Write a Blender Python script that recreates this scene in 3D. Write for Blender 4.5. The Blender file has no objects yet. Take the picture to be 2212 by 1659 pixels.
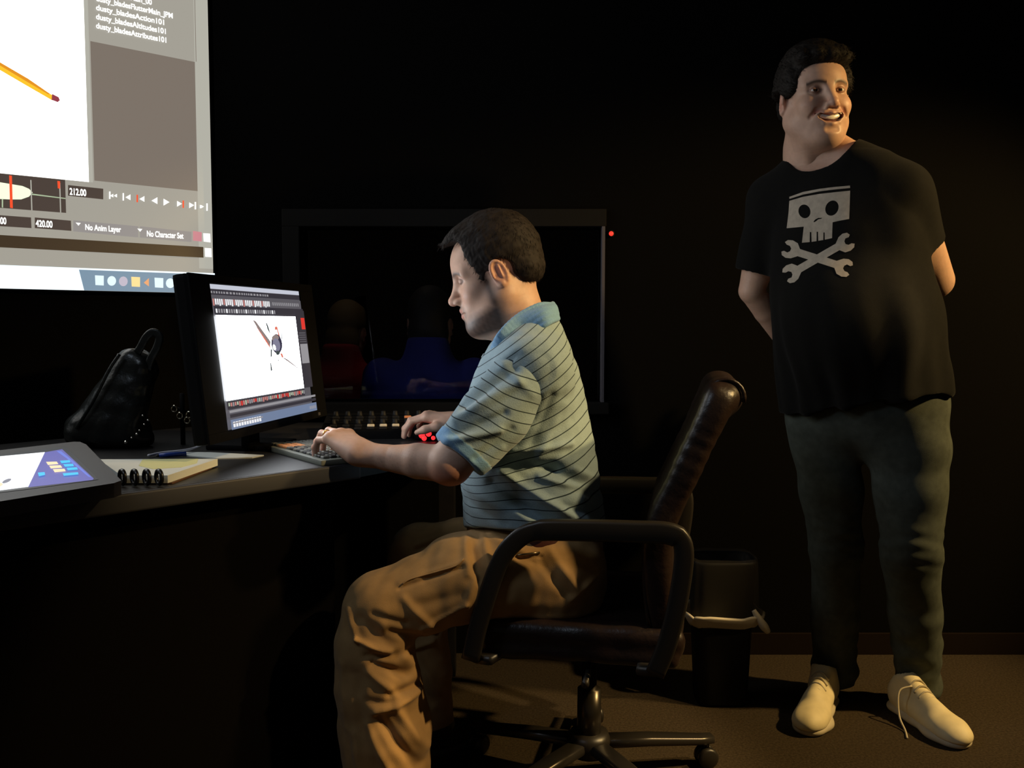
import bpy, bmesh, math, random
import numpy as np
from mathutils import Vector, Matrix

sc = bpy.context.scene
COL = sc.collection
F_PX = 1995.0
CAM_Z = 1.09
PITCH = math.atan((829.5 - 700) / F_PX)

# ------------------------------------------------------------------ camera
cam = bpy.data.cameras.new('camera')
cam.sensor_width = 36.0
cam.lens = 36.0 * F_PX / 2212.0
cam.clip_start = 0.05
camo = bpy.data.objects.new('camera', cam)
camo.location = (0, 0, CAM_Z)
camo.rotation_euler = (math.pi / 2 - PITCH, 0, 0)
COL.objects.link(camo)
sc.camera = camo

# ------------------------------------------------------------------ world, lights, exposure
sc.view_settings.view_transform = 'Standard'
sc.view_settings.look = 'None'
sc.view_settings.exposure = 0.0
sc.view_settings.gamma = 1.0
sc.view_settings.use_curve_mapping = False
world = bpy.data.worlds.new('dim_room_air')
sc.world = world
world.use_nodes = True
bg = world.node_tree.nodes['Background']
bg.inputs[0].default_value = (1.0, 0.86, 0.72, 1)
bg.inputs[1].default_value = 0.022


def area_light(name, loc, target, size, power, color, spread=math.radians(120)):
    l = bpy.data.lights.new(name, 'AREA')
    l.shape = 'DISK'
    l.size = size
    l.energy = power
    l.color = color
    l.spread = spread
    o = bpy.data.objects.new(name, l)
    o.location = loc
    d = Vector(target) - Vector(loc)
    o.rotation_euler = d.to_track_quat('-Z', 'Y').to_euler()
    COL.objects.link(o)
    return o


def spot_light(name, loc, target, power, color, angle=60, blend=0.3, radius=0.04):
    l = bpy.data.lights.new(name, 'SPOT')
    l.energy = power
    l.color = color
    l.spot_size = math.radians(angle)
    l.spot_blend = blend
    l.shadow_soft_size = radius
    o = bpy.data.objects.new(name, l)
    o.location = loc
    d = Vector(target) - Vector(loc)
    o.rotation_euler = d.to_track_quat('-Z', 'Y').to_euler()
    COL.objects.link(o)
    return o


# a warm ceiling downlight on the right, and a second one on the standing man
spot_light('warm_ceiling_spot', (2.30, 1.20, 2.75), (0.14, 2.08, 0.66), 250, (1.0, 0.70, 0.33), 30, 0.35, 0.05)
spot_light('warm_wall_spot', (2.80, 1.75, 2.25), (1.15, 2.55, 0.95), 290, (1.0, 0.66, 0.25), 56, 0.6, 0.05)
area_light('cool_screen_fill', (-1.3, 0.7, 2.3), (0.2, 2.3, 0.9), 0.5, 2.6, (0.72, 0.84, 1.0))  # added fill lamp for light from the unseen part of the screen

spot_light('booth_fill', (-0.55, 3.75, 2.45), (-0.5, 3.75, 0.8), 1.6, (1.0, 0.85, 0.7), 80, 0.6, 0.05)  # added lamp, unseen: brightens the two figures behind the glass


# ------------------------------------------------------------------ helpers
def W(px, py, Y):
    """point of the room seen at pixel px, py, at depth Y"""
    u = (px - 1106.0) / F_PX
    v = (829.5 - py) / F_PX
    cy = math.cos(PITCH) + v * math.sin(PITCH)
    cz = v * math.cos(PITCH) - math.sin(PITCH)
    s = Y / cy
    return np.array([u * s, Y, CAM_Z + cz * s])


def WZ(px, py, z):
    """point of the room seen at pixel px, py, at height z"""
    u = (px - 1106.0) / F_PX
    v = (829.5 - py) / F_PX
    cy = math.cos(PITCH) + v * math.sin(PITCH)
    cz = v * math.cos(PITCH) - math.sin(PITCH)
    s = (z - CAM_Z) / cz
    return np.array([u * s, cy * s, z])


def mat(name, color, rough=0.6, metal=0.0, emit=None, estr=1.0, noise=0.0, nscale=40, bump=0.0, bscale=120,
        spec=0.5, attr=None, sss=0.0, sheen=0.0, alpha=1.0, coat=0.0):
    m = bpy.data.materials.new(name)
    m.use_nodes = True
    nt = m.node_tree
    b = nt.nodes['Principled BSDF']
    b.inputs['Base Color'].default_value = (*color, 1)
    b.inputs['Roughness'].default_value = rough
    b.inputs['Metallic'].default_value = metal
    b.inputs['Specular IOR Level'].default_value = spec
    if coat:
        b.inputs['Coat Weight'].default_value = coat
        b.inputs['Coat Roughness'].default_value = 0.15
    if sss:
        b.inputs['Subsurface Weight'].default_value = sss
        b.inputs['Subsurface Radius'].default_value = (0.012, 0.004, 0.002)
        b.inputs['Subsurface Scale'].default_value = 1.0
    if sheen:
        b.inputs['Sheen Weight'].default_value = sheen
        b.inputs['Sheen Roughness'].default_value = 0.5
    if alpha < 1:
        b.inputs['Alpha'].default_value = alpha
    if emit is not None:
        b.inputs['Emission Color'].default_value = (*emit, 1)
        b.inputs['Emission Strength'].default_value = estr
    src = None
    if attr:
        a = nt.nodes.new('ShaderNodeAttribute')
        a.attribute_name = attr
        src = a.outputs['Color']
        nt.links.new(src, b.inputs['Base Color'])
    tc = nt.nodes.new('ShaderNodeTexCoord')
    if noise > 0:
        n = nt.nodes.new('ShaderNodeTexNoise')
        n.inputs['Scale'].default_value = nscale
        n.inputs['Detail'].default_value = 4
        nt.links.new(tc.outputs['Object'], n.inputs['Vector'])
        mr = nt.nodes.new('ShaderNodeMapRange')
        mr.inputs['From Min'].default_value = 0.3
        mr.inputs['From Max'].default_value = 0.7
        mr.inputs['To Min'].default_value = 1 - noise
        mr.inputs['To Max'].default_value = 1 + noise
        nt.links.new(n.outputs['Fac'], mr.inputs['Value'])
        mx = nt.nodes.new('ShaderNodeVectorMath')
        mx.operation = 'SCALE'
        if src is not None:
            nt.links.new(src, mx.inputs[0])
        else:
            mx.inputs[0].default_value = color
        nt.links.new(mr.outputs[0], mx.inputs['Scale'])
        nt.links.new(mx.outputs[0], b.inputs['Base Color'])
    if bump > 0:
        n2 = nt.nodes.new('ShaderNodeTexNoise')
        n2.inputs['Scale'].default_value = bscale
        n2.inputs['Detail'].default_value = 3
        nt.links.new(tc.outputs['Object'], n2.inputs['Vector'])
        bp = nt.nodes.new('ShaderNodeBump')
        bp.inputs['Strength'].default_value = bump
        bp.inputs['Distance'].default_value = 0.004
        nt.links.new(n2.outputs['Fac'], bp.inputs['Height'])
        nt.links.new(bp.outputs[0], b.inputs['Normal'])
    return m


def glow(name, color, strength=1.0):
    """a lit piece of a display: it gives off light"""
    m = bpy.data.materials.new(name)
    m.use_nodes = True
    nt = m.node_tree
    b = nt.nodes['Principled BSDF']
    b.inputs['Base Color'].default_value = (0.01, 0.01, 0.01, 1)
    b.inputs['Roughness'].default_value = 0.35
    b.inputs['Emission Color'].default_value = (*color, 1)
    b.inputs['Emission Strength'].default_value = strength
    return m


def thing(name, label, cat, loc=(0, 0, 0), group=None):
    o = bpy.data.objects.new(name, None)
    o.empty_display_size = 0.05
    o.location = tuple(float(v) for v in loc)
    COL.objects.link(o)
    o['label'] = label
    o['category'] = cat
    if group:
        o['group'] = group
    return o


def root_of(o):
    t = Vector((0, 0, 0))
    while o is not None:
        t += o.location
        o = o.parent
    return t


def link(name, me, m, parent=None, label=None, kind=None):
    o = bpy.data.objects.new(name, me)
    if m is not None and len(me.materials) == 0:
        me.materials.append(m)
    COL.objects.link(o)
    if parent is not None:
        o.parent = parent
        o.location = -root_of(parent)
    if label:
        o['label'] = label
    if kind:
        o['kind'] = kind
    return o


def tag(o, label, cat, group=None):
    o['label'] = label
    o['category'] = cat
    if group:
        o['group'] = group
    return o


def mesh_np(name, V, Q, smooth=True, col=None, attrs=None):
    me = bpy.data.meshes.new(name)
    V = np.ascontiguousarray(V, dtype=np.float32)
    Q = np.ascontiguousarray(Q, dtype=np.int32)
    n = Q.shape[1]
    me.vertices.add(len(V))
    me.vertices.foreach_set('co', V.ravel())
    me.loops.add(Q.size)
    me.loops.foreach_set('vertex_index', Q.ravel())
    me.polygons.add(len(Q))
    me.polygons.foreach_set('loop_start', np.arange(0, Q.size, n, dtype=np.int32))
    me.polygons.foreach_set('loop_total', np.full(len(Q), n, dtype=np.int32))
    if smooth:
        me.polygons.foreach_set('use_smooth', np.ones(len(Q), dtype=bool))
    if col is not None:
        a = me.attributes.new('skin_tone', 'FLOAT_COLOR', 'POINT')
        c = np.ones((len(V), 4), dtype=np.float32)
        c[:, :3] = col
        a.data.foreach_set('color', c.ravel())
    for k, v in (attrs or {}).items():
        a = me.attributes.new(k, 'FLOAT', 'POINT')
        a.data.foreach_set('value', np.ascontiguousarray(v, dtype=np.float32))
    me.update(calc_edges=True)
    me.validate()
    return me


def bm_mesh(name, bm, smooth=False):
    me = bpy.data.meshes.new(name)
    bmesh.ops.recalc_face_normals(bm, faces=bm.faces)
    bm.to_mesh(me)
    bm.free()
    if smooth:
        me.polygons.foreach_set('use_smooth', [True] * len(me.polygons))
    return me


def frame(o, x, y, z=None):
    """4x4 matrix with origin o and axes x, y (orthogonalised)"""
    x = Vector(x).normalized()
    y = Vector(y)
    y = (y - x * y.dot(x)).normalized()
    z = x.cross(y)
    return Matrix(((x.x, y.x, z.x, o[0]), (x.y, y.y, z.y, o[1]), (x.z, y.z, z.z, o[2]), (0, 0, 0, 1)))


def add_box(bm, lo, hi, M=None, bevel=0.0, seg=2):
    r = bmesh.ops.create_cube(bm, size=1.0)
    vs = r['verts']
    for v in vs:
        for i in range(3):
            v.co[i] = lo[i] if v.co[i] < 0 else hi[i]
    if bevel > 0:
        es = list({e for v in vs for e in v.link_edges})
        rb = bmesh.ops.bevel(bm, geom=es, offset=bevel, segments=seg, affect='EDGES', profile=0.7)
        vs = list({v for f in rb['faces'] for v in f.verts} | {v for v in vs if v.is_valid})
    if M is not None:
        for v in vs:
            v.co = M @ v.co
    return vs


def box_obj(name, lo, hi, m, parent=None, M=None, bevel=0.0, seg=2, label=None, kind=None, smooth=False):
    bm = bmesh.new()
    add_box(bm, lo, hi, M, bevel, seg)
    return link(name, bm_mesh(name, bm, smooth), m, parent, label, kind)


def prism_bm(bm, pts, z0, z1, M=None, bevel=0.0):
    """extrude a 2-D outline between z0 and z1"""
    vs = [bm.verts.new((p[0], p[1], z0)) for p in pts]
    f = bm.faces.new(vs)
    r = bmesh.ops.extrude_face_region(bm, geom=[f])
    nv = [g for g in r['geom'] if isinstance(g, bmesh.types.BMVert)]
    for v in nv:
        v.co.z = z1
    allv = vs + nv
    if bevel > 0:
        es = [e for v in nv for e in v.link_edges if all(abs(w.co.z - z1) < 1e-7 for w in e.verts)]
        rb = bmesh.ops.bevel(bm, geom=list(set(es)), offset=bevel, segments=2, affect='EDGES')
        allv = [v for v in bm.verts if v.is_valid and (v in vs or v in nv or v in set(w for f in rb['faces'] for w in f.verts))]
    if M is not None:
        for v in allv:
            v.co = M @ v.co
    return allv


def prism_obj(name, pts, z0, z1, m, parent=None, M=None, bevel=0.0, label=None, kind=None):
    bm = bmesh.new()
    prism_bm(bm, pts, z0, z1, M, bevel)
    return link(name, bm_mesh(name, bm), m, parent, label, kind)


def catmull(P, n=8):
    P = [np.array(p, float) for p in P]
    P = [2 * P[0] - P[1]] + P + [2 * P[-1] - P[-2]]
    out = []
    for i in range(1, len(P) - 2):
        for k in range(n):
            t = k / n
            p0, p1, p2, p3 = P[i - 1:i + 3]
            out.append(0.5 * ((2 * p1) + (-p0 + p2) * t + (2 * p0 - 5 * p1 + 4 * p2 - p3) * t * t + (-p0 + 3 * p1 - 3 * p2 + p3) * t ** 3))
    out.append(P[-2])
    return out


def sweep(name, P, rad, m, parent=None, sides=12, flat=None, up=(0, 0, 1), M=None, label=None, closed=False):
    """tube along points P; rad number or list; flat=(a,b) makes an a x b rounded-rectangle section"""
    P = [Vector(p) for p in P]
    n = len(P)
    if not hasattr(rad, '__len__'):
        rad = [rad] * n
    V, Q = [], []
    upv = Vector(up)
    prev = None
    for i, p in enumerate(P):
        if closed:
            t = P[(i + 1) % n] - P[(i - 1) % n]
        else:
            t = P[min(i + 1, n - 1)] - P[max(i - 1, 0)]
        t.normalize()
        if prev is None:
            s = t.cross(upv)
            if s.length < 1e-3:
                s = t.cross(Vector((1, 0, 0)))
        else:
            s = prev - t * prev.dot(t)
        s.normalize()
        prev = s
        w = s.cross(t)
        for k in range(sides):
            a = 2 * math.pi * k / sides
            c, d = math.cos(a), math.sin(a)
            if flat:
                e = 0.45
                c = math.copysign(abs(c) ** e, c) * flat[0]
                d = math.copysign(abs(d) ** e, d) * flat[1]
            V.append(p + (s * c + w * d) * rad[i])
    for i in range(n if closed else n - 1):
        for k in range(sides):
            a = i * sides + k
            b = i * sides + (k + 1) % sides
            j = ((i + 1) % n) * sides
            Q.append((a, b, j + (k + 1) % sides, j + k))
    bm = bmesh.new()
    bv = [bm.verts.new(v if M is None else M @ v) for v in V]
    for q in Q:
        bm.faces.new([bv[i] for i in q])
    if not closed:
        bm.faces.new(bv[:sides][::-1])
        bm.faces.new(bv[-sides:])
    me = bm_mesh(name, bm, True)
    return link(name, me, m, parent, label)


def lathe(name, prof, m, parent=None, M=None, sides=28, label=None, smooth=True):
    bm = bmesh.new()
    rings = []
    for r, z in prof:
        if r < 1e-6:
            rings.append([bm.verts.new((0, 0, z))])
        else:
            rings.append([bm.verts.new((r * math.cos(2 * math.pi * k / sides), r * math.sin(2 * math.pi * k / sides), z)) for k in range(sides)])
    for a, b in zip(rings, rings[1:]):
        for k in range(sides):
            k2 = (k + 1) % sides
            if len(a) == 1 and len(b) == 1:
                continue
            if len(a) == 1:
                bm.faces.new((a[0], b[k2], b[k]))
            elif len(b) == 1:
                bm.faces.new((a[k], a[k2], b[0]))
            else:
                bm.faces.new((a[k], a[k2], b[k2], b[k]))
    if M is not None:
        for v in bm.verts:
            v.co = M @ v.co
    return link(name, bm_mesh(name, bm, smooth), m, parent, label)


# ------------------------------------------------------------------ solid fields (sculpting by smooth blends)
class Field:
    def __init__(self, lo, hi, h):
        self.lo = np.array(lo, float)
        self.h = h
        self.n = np.ceil((np.array(hi, float) - self.lo) / h).astype(int) + 1
        self.v = np.full(self.n, 0.2, dtype=np.float32)
        self.ax = [(self.lo[i] + h * np.arange(self.n[i])).astype(np.float32) for i in range(3)]

    def _box(self, lo, hi, pad):
        lo = np.array(lo) - pad
        hi = np.array(hi) + pad
        a = np.clip(np.floor((lo - self.lo) / self.h).astype(int), 0, self.n)
        b = np.clip(np.ceil((hi - self.lo) / self.h).astype(int) + 1, 0, self.n)
        s = tuple(slice(a[i], b[i]) for i in range(3))
        X = self.ax[0][s[0]][:, None, None]
        Y = self.ax[1][s[1]][None, :, None]
        Z = self.ax[2][s[2]][None, None, :]
        return s, X, Y, Z

    def op(self, fn, lo, hi, k=0.01, cut=False):
        s, X, Y, Z = self._box(lo, hi, k + 3 * self.h)
        if self.v[s].size == 0:
            return
        d = fn(X, Y, Z).astype(np.float32)
        a = self.v[s]
        if cut:
            d = -d
            hh = np.maximum(k - np.abs(a - d), 0) / max(k, 1e-6)
            self.v[s] = np.maximum(a, d) + hh * hh * k * 0.25
        else:
            hh = np.maximum(k - np.abs(a - d), 0) / max(k, 1e-6)
            self.v[s] = np.minimum(a, d) - hh * hh * k * 0.25

    def sph(self, c, r, k=0.01, cut=False):
        c = np.array(c, float)
        self.op(lambda X, Y, Z: np.sqrt((X - c[0]) ** 2 + (Y - c[1]) ** 2 + (Z - c[2]) ** 2) - r, c - r, c + r, k, cut)

    def ell(self, c, r, k=0.01, R=None, cut=False):
        c = np.array(c, float)
        r = np.array(r, float)
        Rm = np.eye(3) if R is None else np.array(R, float)  # rows = local axes
        ext = np.sqrt(((Rm * r[:, None]) ** 2).sum(0))

        def fn(X, Y, Z):
            x, y, z = X - c[0], Y - c[1], Z - c[2]
            p = [Rm[i, 0] * x + Rm[i, 1] * y + Rm[i, 2] * z for i in range(3)]
            k0 = np.sqrt(sum((p[i] / r[i]) ** 2 for i in range(3)))
            k1 = np.sqrt(sum((p[i] / r[i] ** 2) ** 2 for i in range(3)))
            return k0 * (k0 - 1) / np.maximum(k1, 1e-4)
        self.op(fn, c - ext, c + ext, k, cut)

    def cap(self, a, b, ra, rb=None, k=0.01, cut=False, nrm=None, f=1.0):
        a = np.array(a, float)
        b = np.array(b, float)
        rb = ra if rb is None else rb
        ab = b - a
        L = max((ab ** 2).sum(), 1e-9)
        rm = max(ra, rb)

        def fn(X, Y, Z):
            x, y, z = X - a[0], Y - a[1], Z - a[2]
            t = np.clip((x * ab[0] + y * ab[1] + z * ab[2]) / L, 0, 1)
            vx, vy, vz = x - t * ab[0], y - t * ab[1], z - t * ab[2]
            q = vx * vx + vy * vy + vz * vz
            rr = ra + (rb - ra) * t
            if nrm is not None:
                vn = vx * nrm[0] + vy * nrm[1] + vz * nrm[2]
                q = q + (1 / f ** 2 - 1) * vn * vn
                return (np.sqrt(q) - rr) * (f if f < 1 else 1)
            return np.sqrt(q) - rr
        self.op(fn, np.minimum(a, b) - rm, np.maximum(a, b) + rm, k, cut)

    def chain(self, P, R, k=0.01, cut=False, nrm=None, f=1.0):
        for i in range(len(P) - 1):
            self.cap(P[i], P[i + 1], R[i], R[i + 1], k, cut, nrm, f)

    def box(self, c, half, r=0.01, k=0.01, R=None, cut=False):
        c = np.array(c, float)
        hf = np.array(half, float)
        Rm = np.eye(3) if R is None else np.array(R, float)
        ext = np.abs(Rm * hf[:, None]).sum(0)

        def fn(X, Y, Z):
            x, y, z = X - c[0], Y - c[1], Z - c[2]
            q = [np.abs(Rm[i, 0] * x + Rm[i, 1] * y + Rm[i, 2] * z) - (hf[i] - r) for i in range(3)]
            o = np.sqrt(sum(np.maximum(v, 0) ** 2 for v in q))
            return o + np.minimum(np.maximum(np.maximum(q[0], q[1]), q[2]), 0) - r
        self.op(fn, c - ext, c + ext, k, cut)

    def loft(self, keys, k=0.01, e=2.3, axis=2, capr=0.01):
        """keys: (z, cx, cy, ax, ay) sections along z"""
        K = np.array(sorted(keys), float)
        zz = np.linspace(K[0, 0], K[-1, 0], 200)
        prm = []
        for j in range(1, 5):
            # smooth interpolation
            v = np.interp(zz, K[:, 0], K[:, j])
            w = np.ones(15) / 15
            vp = np.pad(v, 7, mode='edge')
            vp = np.convolve(vp, w, mode='valid')
            vp[0], vp[-1] = v[0], v[-1]
            prm.append(vp)
        lo = [min(K[:, 1] - K[:, 3]), min(K[:, 2] - K[:, 4]), K[0, 0]]
        hi = [max(K[:, 1] + K[:, 3]), max(K[:, 2] + K[:, 4]), K[-1, 0]]

        def fn(X, Y, Z):
            z = Z.ravel()
            cx, cy, ax, ay = [np.interp(z, zz, p)[None, None, :].astype(np.float32) for p in prm]
            qx = np.abs((X - cx) / ax)
            qy = np.abs((Y - cy) / ay)
            d = ((qx ** e + qy ** e) ** (1 / e) - 1) * np.minimum(ax, ay)
            dz = np.maximum(K[0, 0] - Z, Z - K[-1, 0])
            hh = np.maximum(capr - np.abs(d - dz), 0) / capr
            return np.maximum(d, dz) + hh * hh * capr * 0.25
        self.op(fn, lo, hi, k)

    def plane_cut(self, p, n, k=0.004):
        """remove everything on the +n side of the plane"""
        p = np.array(p, float)
        n = np.array(n, float)
        n /= np.linalg.norm(n)
        X = self.ax[0][:, None, None]
        Y = self.ax[1][None, :, None]
        Z = self.ax[2][None, None, :]
        d = ((X - p[0]) * n[0] + (Y - p[1]) * n[1] + (Z - p[2]) * n[2]).astype(np.float32)
        hh = np.maximum(k - np.abs(self.v - d), 0) / k
        self.v = np.maximum(self.v, d) + hh * hh * k * 0.25

    def mesh(self, smooth=1):
        v = self.v
        v[0], v[-1], v[:, 0], v[:, -1], v[:, :, 0], v[:, :, -1] = (0.2,) * 6
        s = v < 0
        n = self.n
        c = s[:-1, :-1, :-1].astype(np.int8)
        tot = np.zeros(n - 1, dtype=np.int8)
        offs = [(i, j, k) for i in (0, 1) for j in (0, 1) for k in (0, 1)]
        for i, j, k in offs:
            tot += s[i:n[0] - 1 + i, j:n[1] - 1 + j, k:n[2] - 1 + k]
        act = (tot > 0) & (tot < 8)
        I, J, K = np.nonzero(act)
        idx = np.full(n - 1, -1, dtype=np.int32)
        idx[I, J, K] = np.arange(len(I))
        cv = {o: v[I + o[0], J + o[1], K + o[2]] for o in offs}
        acc = np.zeros((len(I), 3))
        cnt = np.zeros(len(I))
        for a in offs:
            for ax in range(3):
                if a[ax] == 0:
                    b = list(a)
                    b[ax] = 1
                    b = tuple(b)
                    va, vb = cv[a], cv[b]
                    m = (va < 0) != (vb < 0)
                    t = np.where(m, va / np.where(m, va - vb, 1), 0)
                    for d in range(3):
                        acc[:, d] += np.where(m, a[d] + (t if d == ax else 0), 0)
                    cnt += m
        acc /= cnt[:, None]
        V = self.lo + self.h * (np.stack([I, J, K], 1) + acc)
        Qs = []
        for ax in range(3):
            u, w = (ax + 1) % 3, (ax + 2) % 3
            sl0 = [slice(1, n[d] - 1) for d in range(3)]
            sl0[ax] = slice(0, n[ax] - 1)
            sl1 = list(sl0)
            sl1[ax] = slice(1, n[ax])
            A, B = s[tuple(sl0)], s[tuple(sl1)]
            ii = np.nonzero(A != B)
            ii = [ii[d] + sl0[d].start for d in range(3)]
            inside = s[ii[0], ii[1], ii[2]]

            def cell(du, dw):
                q = [ii[0].copy(), ii[1].copy(), ii[2].copy()]
                q[u] = q[u] - du
                q[w] = q[w] - dw
                return idx[q[0], q[1], q[2]]
            q = np.stack([cell(1, 1), cell(0, 1), cell(0, 0), cell(1, 0)], 1)
            q[~inside] = q[~inside][:, ::-1]
            Qs.append(q)
        Q = np.concatenate(Qs)
        Q = Q[(Q >= 0).all(1)]
        for _ in range(smooth):
            V = lap(V, Q)
        return V, Q


def lap(V, Q, w=0.5):
    s = np.zeros_like(V)
    c = np.zeros(len(V))
    for a in range(4):
        b = (a + 1) % 4
        for d in range(3):
            s[:, d] += np.bincount(Q[:, a], V[Q[:, b], d], len(V)) + np.bincount(Q[:, b], V[Q[:, a], d], len(V))
        c += np.bincount(Q[:, a], minlength=len(V)) + np.bincount(Q[:, b], minlength=len(V))
    return V * (1 - w) + w * s / np.maximum(c, 1)[:, None]


def normals(V, Q):
    fn = np.cross(V[Q[:, 2]] - V[Q[:, 0]], V[Q[:, 3]] - V[Q[:, 1]])
    N = np.zeros_like(V)
    for a in range(4):
        for d in range(3):
            N[:, d] += np.bincount(Q[:, a], fn[:, d], len(V))
    return N / np.maximum(np.linalg.norm(N, axis=1), 1e-12)[:, None]


def join_np(parts):
    Vs, Qs, Cs, o = [], [], [], 0
    for p in parts:
        V, Q = p[0], p[1]
        Vs.append(V)
        Qs.append(Q + o)
        o += len(V)
        Cs.append(p[2] if len(p) > 2 else None)
    return np.concatenate(Vs), np.concatenate(Qs), (np.concatenate(Cs) if Cs[0] is not None else None)


def xf(M, V):
    A = np.array(M)
    return V @ A[:3, :3].T + A[:3, 3]


def mix(c, base, w):
    return base * (1 - w[:, None]) + np.array(c)[None, :] * w[:, None]


def blob(V, c, r, soft=0.5):
    """1 inside an ellipsoid, falling to 0 at its edge"""
    d = np.sqrt((((V - np.array(c)) / np.array(r)) ** 2).sum(1))
    return np.clip((1 - d) / soft, 0, 1)


_rs = np.random.RandomState(7)
_ND = _rs.randn(24, 3)
_ND /= np.linalg.norm(_ND, axis=1)[:, None]
_NP = _rs.rand(24) * 6.28


def vnoise(V, wl, seed=0):
    """cheap smooth noise from summed waves, about -1..1"""
    out = np.zeros(len(V))
    for i in range(8):
        j = (i * 3 + seed * 5) % 24
        out += np.sin(V @ _ND[j] * (6.28 / wl) * (0.7 + 0.09 * i) + _NP[(j + seed) % 24])
    return out / 4.0


def folds(V, N, lines, Yref, side=-1):
    """sculpt cloth creases: lines of (x1,y1,x2,y2,width,amp mm) in a side view drawn at depth Yref"""
    sx = 1106 + F_PX * V[:, 0] / Yref
    sy = 700 + F_PX * (CAM_Z - V[:, 2]) / Yref
    d = np.zeros(len(V))
    for x1, y1, x2, y2, wd, amp in lines:
        ax, ay = x2 - x1, y2 - y1
        L = ax * ax + ay * ay
        t = ((sx - x1) * ax + (sy - y1) * ay) / L
        tc = np.clip(t, 0, 1)
        dist = np.hypot(sx - x1 - tc * ax, sy - y1 - tc * ay)
        d += amp * 0.001 * np.exp(-(dist / wd) ** 2) * (1 - 0.5 * np.abs(tc - 0.5))
    face = np.clip(N[:, 1] * side * 2.0 + 0.35, 0, 1)
    return V + N * (d * face)[:, None]
# ------------------------------------------------------------------ people
SKIN = np.array([0.60, 0.37, 0.27])
m_skin = mat('skin', (0.6, 0.36, 0.25), rough=0.48, attr='skin_tone', noise=0.05, nscale=90, sss=0.12, spec=0.4, bump=0.06, bscale=500)
m_hair_dark = mat('dark_hair', (0.020, 0.015, 0.013), rough=0.7, noise=0.35, nscale=60, spec=0.2)
m_hair_black = mat('black_hair', (0.014, 0.011, 0.009), rough=0.7, noise=0.3, nscale=60, spec=0.2)
m_eye = mat('eye_white', (0.75, 0.70, 0.66), rough=0.2)
m_iris = mat('dark_iris', (0.03, 0.018, 0.01), rough=0.15)
m_teeth = mat('teeth', (0.80, 0.76, 0.68), rough=0.25)
m_mouth = mat('mouth_inside', (0.10, 0.018, 0.015), rough=0.5)


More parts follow.
